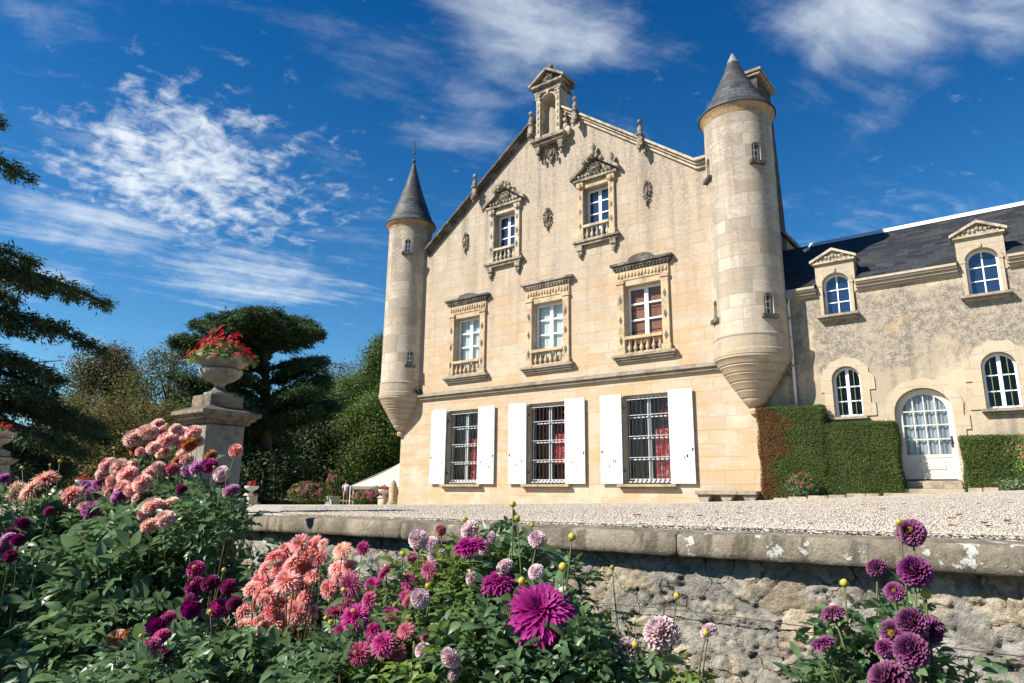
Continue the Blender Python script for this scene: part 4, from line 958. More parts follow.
def urn(cx, cy, zb, R, label, group=None):
    t = thing('garden_urn', (cx, cy, zb), label, 'urn', group); k = R/.255
    MB().box(cx-.165*k, cx+.165*k, cy-.165*k, cy+.165*k, zb-.01, zb+.12*k).build('base_block', M['pedcap'], t, bevel=.012*k)
    MB().lathe(cx, cy, [(r*k, zb+.12*k+z*k) for r, z in ((.13, .0), (.13, .025), (.10, .035), (.06, .06), (.045, .09), (.05, .115), (.075, .13))], 24).build('foot', M['urn'], t, smooth=35)
    # gadrooned bowl
    seg = 64; prof = [(.06, .125), (.12, .15), (.165, .185), (.19, .225), (.19, .25), (.165, .265), (.17, .275), (.20, .30), (.24, .335), (.262, .35), (.262, .372), (.24, .378), (.215, .352), (.10, .33), (.001, .33)]
    vs = []; fs = []
    for i, (r, z) in enumerate(prof):
        for q in range(seg):
            a = 2*PI*q/seg; rr = r*k
            if 0 < i < 5: rr *= 1+.05*abs(math.sin(a*10))-.025
            vs.append((cx+rr*math.cos(a), cy+rr*math.sin(a), zb+.12*k+z*k))
    for i in range(len(prof)-1):
        for q in range(seg): fs.append((i*seg+q, i*seg+(q+1) % seg, (i+1)*seg+(q+1) % seg, (i+1)*seg+q))
    MB().add(vs, fs).build('bowl', M['urn'], t, smooth=45)
    return zb+.12*k+.35*k
M['pedestal'] = carved('grey_lichened_pedestal_stone', (.25,.225,.18), (.145,.13,.105), .52)
M['pedcap'] = carved('brown_lichened_cap_stone', (.25,.20,.14), (.10,.088,.07), .49)
M['urn'] = carved('pale_grey_urn_stone', (.33,.29,.235), (.13,.115,.095), .50)
M['corten'] = plain('rusty_wire', (.16,.06,.035), .7)

def rosette(R=.5, pet=5):
    V = []; F = []; Tn = []
    for i in range(pet):
        a = 2*PI*i/pet; b = len(V)
        for (rr, aa, z) in ((.05, 0, 0), (.7, -.5, .15), (1, 0, .05), (.7, .5, .15)): V.append((rr*math.cos(a+aa), rr*math.sin(a+aa), z)); Tn.append((min(1, rr), 0, 0))
        F.append((b, b+1, b+2, b+3))
    me = bpy.data.meshes.new('bloom'); me.from_pydata(V, [], F); at_ = me.attributes.new('pt', 'FLOAT_VECTOR', 'POINT'); at_.data.foreach_set('vector', np.array(Tn, np.float32).ravel()); me.update(); return me
ROS = rosette(); ROS.materials.append(M['p_red']); ROS2 = rosette(); ROS2.materials.append(M['p_rose'])
def geranium(cx, cy, z, R, nb, label, br=.035, group=None):
    t = thing('geranium_plant', (cx, cy, z), label, 'potted flowers', group); n_ = int(nb*4)
    a = rng.uniform(0, 2*PI, n_); r = np.sqrt(rng.uniform(0, 1, n_))*R; hz = (1-(r/R)**2)*R*.75*rng.uniform(.4, 1, n_)
    pts = np.stack([cx+r*np.cos(a), cy+r*np.sin(a), z+hz], 1); nr = np.stack([np.cos(a)*.6, np.sin(a)*.6, np.ones(n_)], 1)+rnd(n_)*.4
    V, F, T = leaves(pts, nr, rnd(n_), rng.uniform(.25, .4, n_)*R*.6, rng.uniform(.25, .4, n_)*R*.5, rng.uniform(0, 1, n_)); np_mesh('foliage', V, F, M['dahlia_leaf_light'], t, {'tone': ('FLOAT', T)})
    for i in range(nb):
        aa = rng.uniform(0, 2*PI); rr = math.sqrt(rng.uniform(0, 1))*R*1.08; hz = (1-(rr/R/1.1)**2)*R*1.12*rng.uniform(.65, 1.05)+.01
        if rng.uniform() < .25: rr *= 1.12; hz -= R*.10
        o = bpy.data.objects.new('bloom', ROS); C.objects.link(o); o.parent = t; s = br*rng.uniform(.75, 1.25); o.scale = (s, s, s)
        o.location = (rr*math.cos(aa), rr*math.sin(aa), hz); o.rotation_euler = (Vector((math.cos(aa)*.7-.25, math.sin(aa)*.7-.55, .8))+Vector(rng.normal(size=3)*.25)).to_track_quat('Z', 'Y').to_euler()
    return t
px_, py_, zb_ = -6.09, 3.39, -.19
z = pedestal(px_, py_, zb_, .38, 'tall square stone pedestal at the end of the terrace wall beside the pink dahlias')
z = urn(px_, py_, z-.012, .255, 'gadrooned stone urn of scarlet flowers on the tall pedestal above the pink dahlias')
geranium(px_, py_, z-.02, .29, 120, 'mound of scarlet flowers spilling over the urn on the tall pedestal', .034)
z = pedestal(-16.73, 4.77, -.30, .38, 'stone pedestal cut by the left edge of the photo')
z = urn(-16.73, 4.77, z-.012, .255, 'stone urn on the pedestal cut by the left edge of the photo')
geranium(-16.73, 4.77, z-.02, .22, 50, 'scarlet flowers in the urn at the left edge of the photo', .034)
# far small urns on posts
def small_urn(P, h, label, lab2):
    t = thing('flower_urn', P, label, 'urn'); x, y, z = P
    MB().box(x-.16, x+.16, y-.16, y+.16, z-.1, z+h*.78).prism([(x-.20, z+h*.78), (x+.20, z+h*.78), (x+.03, z+h), (x-.03, z+h)], y-.2, y+.2).build('post', M['carved_pale'], t, bevel=.01)
    MB().lathe(x, y, [(.05, z+h-.02), (.05, z+h+.04), (.10, z+h+.08), (.20, z+h+.14), (.235, z+h+.20), (.235, z+h+.23), (.19, z+h+.215)], 20).build('bowl', M['urn_white'], t, smooth=35)
    geranium(x, y, z+h+.2, .17, 26, lab2, .06)
M['urn_white'] = plain('white_urn_stone', (.58,.56,.52), .8, .12, 8)
def onground(px, py_top, dist):
    p = far(px, py_top, dist); return p.x, p.y, gz(p.x, p.y)
for (px, dist, prim, l1, l2) in ((251, 25, 486, 'small white urn on a stone post just right of the tall pedestal', 'scarlet flowers in the small urn just right of the tall pedestal'),
                              (384, 27.5, 489.5, 'small white urn on a square stone post by the left corner of the manor', 'scarlet flowers in the small urn by the left corner of the manor'),
                              (82, 25, 480, 'small white urn rim showing above the violet dahlias at left', 'scarlet flowers in the small urn above the violet dahlias at left')):
    P = onground(px, 495, dist); small_urn(P, far(px, prim, dist).z-P[2]-.23, l1, l2)
P = onground(393, 495, 26.0); t = thing('stone_bollard', P, 'bullet-shaped ochre stone bollard at the left corner of the manor', 'bollard')
MB().lathe(P[0], P[1], [(.20, P[2]-.1), (.20, P[2]+.12), (.15, P[2]+.16), (.15, P[2]+.62), (.12, P[2]+.78), (.06, P[2]+.90), (.01, P[2]+.93)], 20).build('post', M['carved_warm'], t, smooth=35)

# ------------------------------------------------------------------ loose gravel and fallen leaves
n_ = 72000
yy = 3.5 + 9.5*rng.uniform(0, 1, n_)**1.7; xx = rng.uniform(-1, 1, n_)*.62*yy*1.15 - yy*.72 + 0
xx = np.clip(xx, -9, 2.2) + rng.uniform(-.15, .15, n_)
ok = xx > -8.8; xx, yy = xx[ok], yy[ok]; n_ = len(xx)
zz = np.array([gz(x, y) for x, y in zip(xx, yy)])
octv = np.array([[1,0,0],[0,1,0],[-1,0,0],[0,-1,0],[0,0,.75],[0,0,-.6]], float); octf = np.array([[0,1,4],[1,2,4],[2,3,4],[3,0,4],[1,0,5],[2,1,5],[3,2,5],[0,3,5]])
sz = rng.uniform(.003, .0066, n_)*(1+yy*.045); ang = rng.uniform(0, 2*PI, n_); ca, sa = np.cos(ang), np.sin(ang)
jit = octv[None]*rng.uniform(.6, 1.25, (n_, 6, 1)); jit[:, :, 0] *= 1.35
V = np.stack([jit[:, :, 0]*ca[:, None]-jit[:, :, 1]*sa[:, None], jit[:, :, 0]*sa[:, None]+jit[:, :, 1]*ca[:, None], jit[:, :, 2]], 2)*sz[:, None, None] + np.stack([xx, yy, zz+.003], 1)[:, None, :]
F = (octf[None]+(np.arange(n_)*6)[:, None, None]).reshape(-1, 3)
o = np_mesh('gravel', V.reshape(-1, 3), F, M['stones'], None, {'tone': ('FLOAT', np.repeat(rng.uniform(0, 1, n_), 6))}); tag(o, 'loose pale gravel stones of the court', 'gravel', kind='stuff')
lf = []
for (px, py) in ((875, 514), (882, 511), (1007, 524), (671, 519), (637, 517), (636, 519), (985, 526), (953, 528), (905, 505), (863, 506), (884, 510), (953, 509), (979, 505), (1011, 504), (740, 515), (768, 511), (749, 509), (716, 513), (700, 518), (739, 509), (960, 517), (811, 526), (952, 521), (1008, 522), (642, 526)):
    d = ray(px, py); t_ = 3.3
    for q in range(200):                   # march to the ground
        P = d*(t_/d[1]); 
        if P[2] <= gz(P[0], P[1])+.004: break
        t_ += .06
    lf.append(P)
r = random.Random(4)
for i, P in enumerate(lf):
    if P[1] > 15.5: continue
    s = .016+.011*r.random(); a = r.random()*6.28; mb = MB(); x, y, z = P[0], P[1], gz(P[0], P[1])+.012
    vs = []; k = 7
    for q in range(k):
        u = q/(k-1); wdt = s*.62*math.sin(PI*min(1, u*1.02))**.8; cz = s*.3*(u-.5)**2*2+r.uniform(0, .12)*s
        for (sx, lift) in ((-1, .35*s), (0, 0), (1, .30*s)):
            lx_, ly_ = (u-.5)*2*s, sx*wdt; vs.append((x+lx_*math.cos(a)-ly_*math.sin(a), y+lx_*math.sin(a)+ly_*math.cos(a), z+cz+lift*abs(sx)*.7))
    mb.add(vs, [(q*3+j, q*3+j+1, q*3+j+4, q*3+j+3) for q in range(k-1) for j in range(2)])
    o = mb.build('fallen_leaf', M['fallen'], None, origin=(x, y, z)); tag(o, 'dry rust-brown leaf lying on the pale gravel', 'leaf', 'fallen leaves scattered on the gravel')

# ------------------------------------------------------------------ hedges by the wing
def hedge(name, boxes, label, brown=None):
    x0 = boxes[0][0]; t = thing(name, (boxes[0][0]+.5, 16.95, .0), label, 'hedge'); parts = []; pb = []
    core = MB()
    for (a, b, y0, y1, z0, z1) in boxes:
        core.box(a+.05, b-.05, y0+.06, y1-.04, z0, z1-.06)
        for face, area in (('f', (b-a)*(z1-z0)), ('t', (b-a)*(y1-y0)), ('l', (y1-y0)*(z1-z0)), ('r', (y1-y0)*(z1-z0))):
            n_ = int(area*5200); u = rng.uniform(0, 1, n_); v = rng.uniform(0, 1, n_); dep = np.abs(rng.normal(0, .03, n_))-.018-(rng.uniform(0, 1, n_) < .03)*rng.uniform(0, .05, n_)
            if face == 'f': p = np.stack([a+(b-a)*u, y0+dep, z0+(z1-z0)*v], 1); nr = np.array([0, -1, .25])
            elif face == 't': p = np.stack([a+(b-a)*u, y0+(y1-y0)*v, z1-dep], 1); nr = np.array([0, -.2, 1])
            elif face == 'l': p = np.stack([a+dep, y0+(y1-y0)*u, z0+(z1-z0)*v], 1); nr = np.array([-1, 0, .25])
            else: p = np.stack([b-dep, y0+(y1-y0)*u, z0+(z1-z0)*v], 1); nr = np.array([1, 0, .25])
            p += .018*np.sin(p[:, [2, 0, 1]]*7+p[:, [0, 2, 0]]*3)
            nn = nr[None]+rnd(n_)*.75; tone = np.clip(.45+.3*np.sin(p[:, 0]*5+p[:, 2]*7)*np.sin(p[:, 2]*4.3-p[:, 0]*3)+rng.normal(0, .22, n_), 0, 1)
            lv = (p, nn, nr[None]*.7+rnd(n_), rng.uniform(.02, .05, n_), rng.uniform(.010, .018, n_), tone)
            if brown is not None:
                k = p[:, 0]+.25*np.sin(p[:, 2]*3.1)+.12*np.sin(p[:, 2]*9+1)+rng.normal(0, .10, n_) < brown
                if k.any(): pb.append(leaves(*[q[k] for q in lv]))
                if (~k).any(): parts.append(leaves(*[q[~k] for q in lv]))
            else: parts.append(leaves(*lv))
    core.build('inner_branches', M['dark_leaf'], t)
    V, F, T = join(parts); np_mesh('foliage', V, F, M['hedge'], t, {'tone': ('FLOAT', T)})
    if pb:
        V, F, T = join(pb); o = np_mesh('scorched_foliage', V, F, M['hedge_brown'], t, {'tone': ('FLOAT', T)}); o['label'] = 'scorched brown foliage beside the manor corner'
hedge('clipped_hedge', [(-5.37, -3.90, 16.78, 17.28, -.1, 2.15), (-3.898, -2.44, 16.80, 17.28, -.05, 1.70)], 'tall stepped clipped hedge with a brown end between manor corner and arched door', -4.85)
hedge('clipped_hedge', [(-1.28, 4.5, 16.80, 17.28, 0, 1.30)], 'lower clipped hedge to the right of the arched door')
def curb_row(x0, x1, y, label):
    t = thing('stone_edging', ((x0+x1)/2, y, gz((x0+x1)/2, y)), label, 'edging'); x = x0; r = random.Random(int(x0*10)+40)
    while x < x1-.05:
        l = min(r.uniform(.22, .45), x1-x); z = gz(x, y); MB().box(x+.006, x+l-.006, y-.09+r.uniform(-.015, .015), y+.09, z-.1, z+.07+r.uniform(-.015, .02)).build('edging_stone', M['curb'], t, bevel=.018); x += l
curb_row(-4.95, -2.75, 16.3, 'row of low edging stones in front of the tall stepped hedge')
curb_row(-1.22, 1.5, 16.3, 'row of low edging stones right of the arched door steps')
def shrub(P, rx, rz, nl, m, label, cat, blooms=0, bm=None, bs=.05, ls=.07, name='flowering_shrub', pale=None, upr=0.0):
    t = thing(name, P, label, cat); x, y, z = P
    d = unit(rnd(nl)); rr = rng.uniform(.35, 1, nl)**.5; lump = 1+.22*np.sin(d[:, 0]*5+P[0])*np.sin(d[:, 2]*6+d[:, 1]*4)
    p = np.stack([x+d[:, 0]*rr*rx*lump, y+d[:, 1]*rr*rx*lump, z+rz+d[:, 2]*rr*rz*lump], 1)
    V, F, T = leaves(p, d+rnd(nl)*.6+np.array([0, 0, .4]), d+rnd(nl)*.7+np.array([0, 0, upr]), rng.uniform(.7, 1.3, nl)*ls, rng.uniform(.35, .5, nl)*ls, np.clip(rng.uniform(0, 1, nl), 0, 1)); np_mesh('foliage', V, F, m, t, {'tone': ('FLOAT', T)})
    mb = MB()
    for i in range(9):
        dd = d[i]; mb.tube([(x+rng.normal()*.04, y+rng.normal()*.04, z-.05), (x+dd[0]*rx*.4, y+dd[1]*rx*.4, z+rz*.7), (x+dd[0]*rx*.75, y+dd[1]*rx*.75, z+rz*(1+.7*abs(dd[2])))], [.02*rz+.004, .014*rz+.003, .004], 5)
    mb.build('stems', M['bark'], t)
    for i in range(blooms):
        dd = Vector(unit(rng.normal(size=(1, 3)))[0]); dd.z = abs(dd.z)*.9+.05 if rng.uniform() < .75 else dd.z*.5; dd.y = -abs(dd.y)
        o = bpy.data.objects.new('bloom', bm); C.objects.link(o); o.parent = t; s = bs*rng.uniform(.7, 1.3); o.scale = (s, s, s*1.3)
        o.location = (dd.x*rx*1.0, dd.y*rx*1.0, rz+dd.z*rz*1.02); o.rotation_euler = (dd+Vector((-.2, -.5, .5))+Vector(rng.normal(size=3)*.2)).to_track_quat('Z', 'Y').to_euler()
    return t
shrub((-4.35, 16.48, gz(-4.35, 16.5)-.02), .36, .30, 900, M['leaf_rose'], 'blue-green rose bush with a few red blooms in front of the tall hedge', 'rose bush', 12, ROS, .045, .075)
shrub((.10, 16.45, gz(.1, 16.4)), .62, .55, 2600, M['dahlia_leaf_light'], 'rose bush with pink blooms in front of the right hedge', 'rose bush', 34, ROS2, .04, .06)
shrub((-.35, 16.1, gz(-.35, 16.1)-.03), .36, .12, 900, M['leaf_rose'], 'low grey-green edging plant at the foot of the pink rose bush', 'plant', 0, None, .04, .08, 'edging_plant')
# ------------------------------------------------------------------ trees
M['olive_leaf'] = leafmat('olive_leaves', (.05,.055,.018), (.125,.125,.038), .28, .6, .2)
def limb(mb, a, b, r0, r1, bend, seg=7, k=6):
    a, b = Vector(a), Vector(b); pts = []; rs = []
    for i in range(k+1):
        u = i/k; p = a.lerp(b, u); p += Vector((math.sin(u*5+a.x)*.03, math.cos(u*4+a.y)*.03, bend*math.sin(u*PI)))*(b-a).length; pts.append(p); rs.append(r0+(r1-r0)*u)
    mb.tube(pts, rs, seg); return pts
def crown_leaves(centers, radii, per, size, squash=.8):
    P = []; D = []; T = []
    for c, r in zip(centers, radii):
        n_ = max(20, int(per*r*r)); d = unit(rnd(n_)); rr = rng.uniform(.15, 1, n_)**.45
        P.append(np.array(c)[None]+d*rr[:, None]*r*np.array([1, 1, squash])*(1+.25*rng.normal(size=(n_, 1)))); D.append(d)
        T.append(np.clip(rng.normal(.45, .18)+rng.normal(0, .22, n_), 0, 1))
    P = np.concatenate(P); D = np.concatenate(D); T = np.concatenate(T); n_ = len(P)
    return leaves(P, D+rnd(n_)*.7+np.array([0, 0, .3]), D+rnd(n_)*.8, size*rng.uniform(.6, 1.4, n_), size*rng.uniform(.35, .75, n_), T)
def broadleaf(px, top, dist, width, m, label, n_cl=46, size=.24, per=190, base=.28, name='broadleaf_tree', cr=.16, lean=0.0, trunk=True, group=None):
    """a tree at a distance, its crown top and half width given as seen from the court"""
    g = onground(px, 490, dist); tp = far(px, top, dist).z; H = tp-g[2]; R = width
    t = thing(name, g, label, 'tree', group); mb = MB(); x, y, z = g; cs = []; rs = []
    tr = limb(mb, (x, y, z-.2), (x+lean, y, z+H*.72), .022*H+.06, .05, 0, 9, 8)
    for i in range(n_cl):
        u = (i+.5)/n_cl; hz = base+(.96-base)*u**.85; prof = math.sin(PI*min(1, max(0, (hz-base*.65)/(1.04-base*.65)))**.8)**.6
        a = i*2.399+rng.uniform(-.5, .5); rr = R*prof*rng.uniform(.35, 1.0)
        c = (x+lean*hz+rr*math.cos(a), y+rr*math.sin(a), z+H*hz*rng.uniform(.95, 1.02)); r = H*cr*rng.uniform(.55, 1.15)*(.55+.45*prof)
        r = min(r, max(.25, (z+H-c[2])+.25)); cs.append(c); rs.append(r)
        if i % 2 == 0: limb(mb, tr[min(8, 2+int(hz*6))], c, .012*H*(1-hz*.6)+.01, .015, .05, 5, 4)
    mb.build('trunk', M['bark'], t, smooth=True)
    V, F, T = crown_leaves(cs, rs, per, size); np_mesh('crown', V, F, m, t, {'tone': ('FLOAT', T)})
    return t
def pad_points(pts, wid, n_, thick):
    """a flat tier of feathered side boughs along a limb: points and outward directions"""
    A = np.array([tuple(p) for p in pts]); k = len(A)-1; L = np.linalg.norm(A[-1]-A[0]); nb = max(8, int(L*4.2)); PP = []; DD = []; per = max(10, n_//nb)
    for j in range(nb):
        u = (.10+.90*((j+rng.uniform(0, 1))/nb))*k; i = min(k-1, int(u)); f = u-i; c = A[i]*(1-f)+A[i+1]*f; tg = A[i+1]-A[i]; tg = tg/np.linalg.norm(tg); sd = np.cross(tg, [0, 0, 1.]); sd /= np.linalg.norm(sd)
        sg = 1 if j % 2 else -1; prof = wid*(math.sin(min(1, u/k)**.75*PI*.80+.35))*rng.uniform(.55, 1.25); fw = rng.uniform(.35, 1.0); d = sd*sg+tg*fw; d /= np.linalg.norm(d)
        s = rng.uniform(0, 1, per)**.8; lift = rng.uniform(-.05, .12); p = c+d*(s*prof)[:, None]; p[:, 2] += lift*s*prof-.26*prof*s*s*rng.uniform(.6, 1.3)
        p += np.stack([rng.normal(0, .085+.03*wid, per), rng.normal(0, .085+.03*wid, per), rng.normal(0, thick*.55, per)], 1)*(1.05-.6*s)[:, None]
        PP.append(p); DD.append(np.repeat((d-np.array([0, 0, .25]))[None], per, 0))
    return np.concatenate(PP), np.concatenate(DD)
def needles(P, D, size, tone0):
    n_ = len(P); out = []
    for q in range(3):
        dd = D+rnd(n_)*.55; dd[:, 2] = dd[:, 2]*.5-.08; nr = rnd(n_)*.45+np.array([0, 0, 1.])
        out.append(leaves(P+rnd(n_)*size*.35, nr, dd, size*rng.uniform(.6, 1.35, n_), size*rng.uniform(.14, .28, n_), np.clip(tone0+rng.normal(0, .22, n_), 0, 1), .12))
    return join(out)
def cedar(base, H, limbs, label, size, dens, trunk_r, name='cedar_tree', thick=.1):
    t = thing(name, base, label, 'tree'); mb = MB(); x, y, z = base; parts = []
    limb(mb, (x, y, z-.2), (x, y, z+H), trunk_r, trunk_r*.25, 0, 10, 8)
    for (h, tip, wid, bend) in limbs:
        st_ = Vector((x, y, z+h)); tip = Vector(tip); pts = limb(mb, st_, tip, trunk_r*.35, .03, bend, 6, 8); L = (tip-st_).length
        n_ = int(dens*L*wid*1.6); P, D = pad_points(pts, wid, n_, thick*wid); parts.append(needles(P, D, size, rng.normal(.42, .12)))
        for q in range(int(L*.9)):          # side twigs with their own tufts
            i = rng.integers(2, 8); p = pts[i]; e = p+Vector((rng.normal()*wid*.6, rng.normal()*wid*.6, rng.normal()*.15*wid-.04*wid)); limb(mb, p, e, .03, .008, .0, 4, 3)
    mb.build('trunk', M['bark'], t, smooth=True)
    V, F, T = join(parts); np_mesh('crown', V, F, M['cedar'], t, {'tone': ('FLOAT', T)})
    return t
# the near cedar at far left: limbs reach in from a trunk outside the picture
d0 = 21.0
bx = onground(-190, 480, d0); limbs = []
def pt(px, py, dist): p = far(px, py, dist); return (p.x, p.y, p.z)
near = [((-30, 230), (22, 178), 21, .85, .05), ((-30, 275), (30, 262), 20.5, .9, .03), ((-30, 285), (38, 282), 20, .8, .02), ((-30, 330), (103, 304), 20.5, .85, .06), ((-30, 325), (70, 297), 21.5, .8, .06),
        ((-30, 330), (96, 350), 20, .9, .09), ((-30, 330), (60, 330), 19.5, .8, .06), ((-40, 375), (30, 368), 20, .9, .03), ((-40, 400), (88, 425), 19.5, 1.1, .12), ((-40, 420), (70, 450), 19, 1.3, .12), ((-40, 400), (40, 400), 19, 1.3, .06),
        ((-40, 440), (60, 470), 19.5, 1.4, .08), ((-40, 420), (95, 440), 21.0, 1.2, .12), ((-40, 450), (30, 480), 18.5, 1.3, .05), ((-40, 350), (20, 330), 19.5, 1.1, .04), ((-40, 380), (45, 392), 21, 1.1, .08), ((-40, 310), (10, 300), 19.5, 1.0, .04), ((-60, 180), (-10, 120), 21, 1., .05)]
for (s, e, ds, wd, bd) in near:
    h = max(.8, pt(e[0], e[1], ds)[2]-bx[2]+.35+rng.uniform(-.2, .5)); limbs.append((h, pt(e[0], e[1], ds), wd*.85, bd))
for q in range(13):                         # the limbs on its other sides
    a = q*2.4; h = 1.5+q*.52; L = 5.5*(1-q/40); ang = math.atan2(-bx[1], -bx[0])+PI+rng.uniform(-1.5, 1.5); limbs.append((h, (bx[0]+L*math.cos(ang), bx[1]+L*math.sin(ang), bx[2]+h-.3+rng.normal()*.3), 1.2, .04))
cedar(bx, 9.2, limbs, 'large dark cedar with drooping flat boughs at the left edge of the photo', .18, 165, .45)
# the flat-topped cedar behind the tall pedestal
d1 = 46.0; bx = onground(258, 480, d1); limbs = []
tiers = [(184+q*9.5, 313+27*((184+q*9.5-254)/70)**2+rng.uniform(-3, 3), 7) for q in range(15)]      # the flat spreading top
tiers += [(190, 350, 5), (213, 340, 5), (322, 358, 4), (180, 378, 4), (204, 384, 3), (192, 410, 4), (215, 412, 3), (200, 440, 4), (335, 405, 3), (226, 368, 4), (306, 366, 4), (312, 388, 4), (326, 380, 4), (318, 410, 4), (292, 404, 3), (232, 396, 4)]
for (px, py, w_) in tiers:
    for q in range(2):
        dd = d1+rng.uniform(-4.0, 4.0); tip = pt(px+rng.uniform(-6, 6), py+rng.uniform(-2, 4), dd); h = tip[2]-bx[2]-1.3
        limbs.append((max(2, h), tip, 1.25+.07*w_, .03))
cedar(bx, 11.0, limbs, 'broad flat-topped dark cedar behind the tall urn pedestal', .34, 85, .5, thick=.11)
# autumn trees
broadleaf(92, 342, 58, 2.9, M['autumn'], 'yellow-brown round tree standing between the two cedars', 40, .19, 260, .45, cr=.15)
broadleaf(152, 340, 52, 2.9, M['olive_leaf'], 'olive-brown tree close against the left side of the flat-topped cedar', 44, .17, 190, .15, cr=.16)
broadleaf(182, 376, 50, 2.3, M['dark_leaf'], 'dark green tree between olive tree and flat-topped cedar', 44, .22, 200, .08, cr=.18)
broadleaf(125, 398, 42, 3.6, M['autumn'], 'low spreading yellow-brown tree below the round autumn tree', 50, .16, 330, .12, cr=.22)
broadleaf(70, 395, 48, 3.8, M['olive_leaf'], 'low olive-brown tree beside the drooping cedar boughs', 46, .16, 300, .12, cr=.22)
broadleaf(168, 400, 46, 3.0, M['olive_leaf'], 'low olive tree just left of the tall pedestal', 40, .16, 330, .1, cr=.22)
broadleaf(335, 360, 80, 4.2, M['autumn'], 'sparse brown tree between flat-topped cedar and green trees', 40, .26, 75, .3, cr=.14)
broadleaf(345, 372, 66, 3.0, M['green_leaf'], 'narrow bright green tree left of the manor turret', 46, .20, 400, .1, cr=.16)
broadleaf(385, 334, 66, 4.9, M['green_leaf'], 'tall bright green tree partly behind the left turret of the manor', 80, .21, 330, .06, cr=.15)
broadleaf(372, 392, 60, 3.4, M['green_leaf'], 'bushy green tree low behind the cream parasol', 60, .19, 380, .06, cr=.22)
broadleaf(306, 388, 64, 4.2, M['dark_leaf'], 'dark green tree in shade right of the flat-topped cedar', 56, .26, 210, .05, cr=.2)
broadleaf(244, 408, 52, 3.4, M['dark_leaf'], 'dark evergreen below the flat-topped cedar', 56, .26, 210, .03, cr=.2)
broadleaf(330, 415, 62, 3.3, M['dark_leaf'], 'low dark evergreen left of the cream parasol', 46, .26, 230, .03, cr=.2)
broadleaf(262, 446, 44, 3.4, M['dark_leaf'], 'low dark shrubby tree hiding the trunk of the flat-topped cedar', 60, .22, 230, .02, cr=.24)
broadleaf(205, 420, 48, 3.0, M['dark_leaf'], 'low dark evergreen behind the tall pedestal', 46, .26, 230, .03, cr=.2)
broadleaf(40, 430, 44, 3.4, M['dark_leaf'], 'low dark evergreen behind the drooping cedar', 46, .26, 230, .03, cr=.2)
# the wood closing the view far behind
n_ = 26000; u = rng.uniform(-30, 440, n_); dist = rng.uniform(72, 86, n_); P = []
for a, ds in zip(u, dist):
    tp = 432+12*math.sin(a*.05)+9*math.sin(a*.13+1)-(14 if a > 300 else 0); v = tp+(506-tp)*rng.uniform(0, 1); p = far(a, v, ds); P.append((p.x, p.y, p.z))
P = np.array(P); V, F, T = leaves(P, rnd(n_)+np.array([.3, -.6, .5]), rnd(n_), rng.uniform(.5, 1.1, n_), rng.uniform(.4, .8, n_), rng.uniform(0, 1, n_))
o = np_mesh('distant_wood', V, F, M['dark_leaf'], None, {'tone': ('FLOAT', T)}); tag(o, 'dark mass of the wood closing the view behind the garden trees', 'wood', kind='stuff')
# flowering shrubs and parasol by the far lawn
def far_shrub(px, dist, rx, rz, m, label, cat, nb, bs, nl=700, name='flowering_shrub', upr=.2):
    P = onground(px, 495, dist); return shrub((P[0], P[1], P[2]), rx, rz, nl, m, label, cat, nb, ROS2, bs, .16, name, None, upr)
far_shrub(309, 37, 1.05, .62, M['green_leaf'], 'rounded pink-flowering shrub on the lawn before the dark trees', 'shrub', 60, .10, 900)
far_shrub(333, 38, .42, .95, M['green_leaf'], 'upright potted shrub with pink flowers left of the standing person', 'shrub', 18, .09, 420, upr=.9)
far_shrub(366, 33, .70, .36, M['green_leaf'], 'pink-flowering shrub under the left part of the parasol', 'shrub', 46, .09, 700)
far_shrub(381, 33.5, .8, .46, M['green_leaf'], 'pink-flowering shrub under the parasol next to the manor corner', 'shrub', 50, .09, 800)
P = onground(333, 495, 37.6); t = thing('plant_pot', (P[0], P[1], P[2]), 'pale square plant pot under the upright pink shrub', 'pot'); MB().box(P[0]-.27, P[0]+.27, P[1]-.27, P[1]+.27, P[2]-.1, P[2]+.42).box(P[0]-.30, P[0]+.30, P[1]-.30, P[1]+.30, P[2]+.42, P[2]+.48).build('pot_body', M['urn_white'], t, bevel=.01)
dp_ = 34.0; A = far(349.5, 486, dp_); B = far(352.5, 486, dp_+1.0)
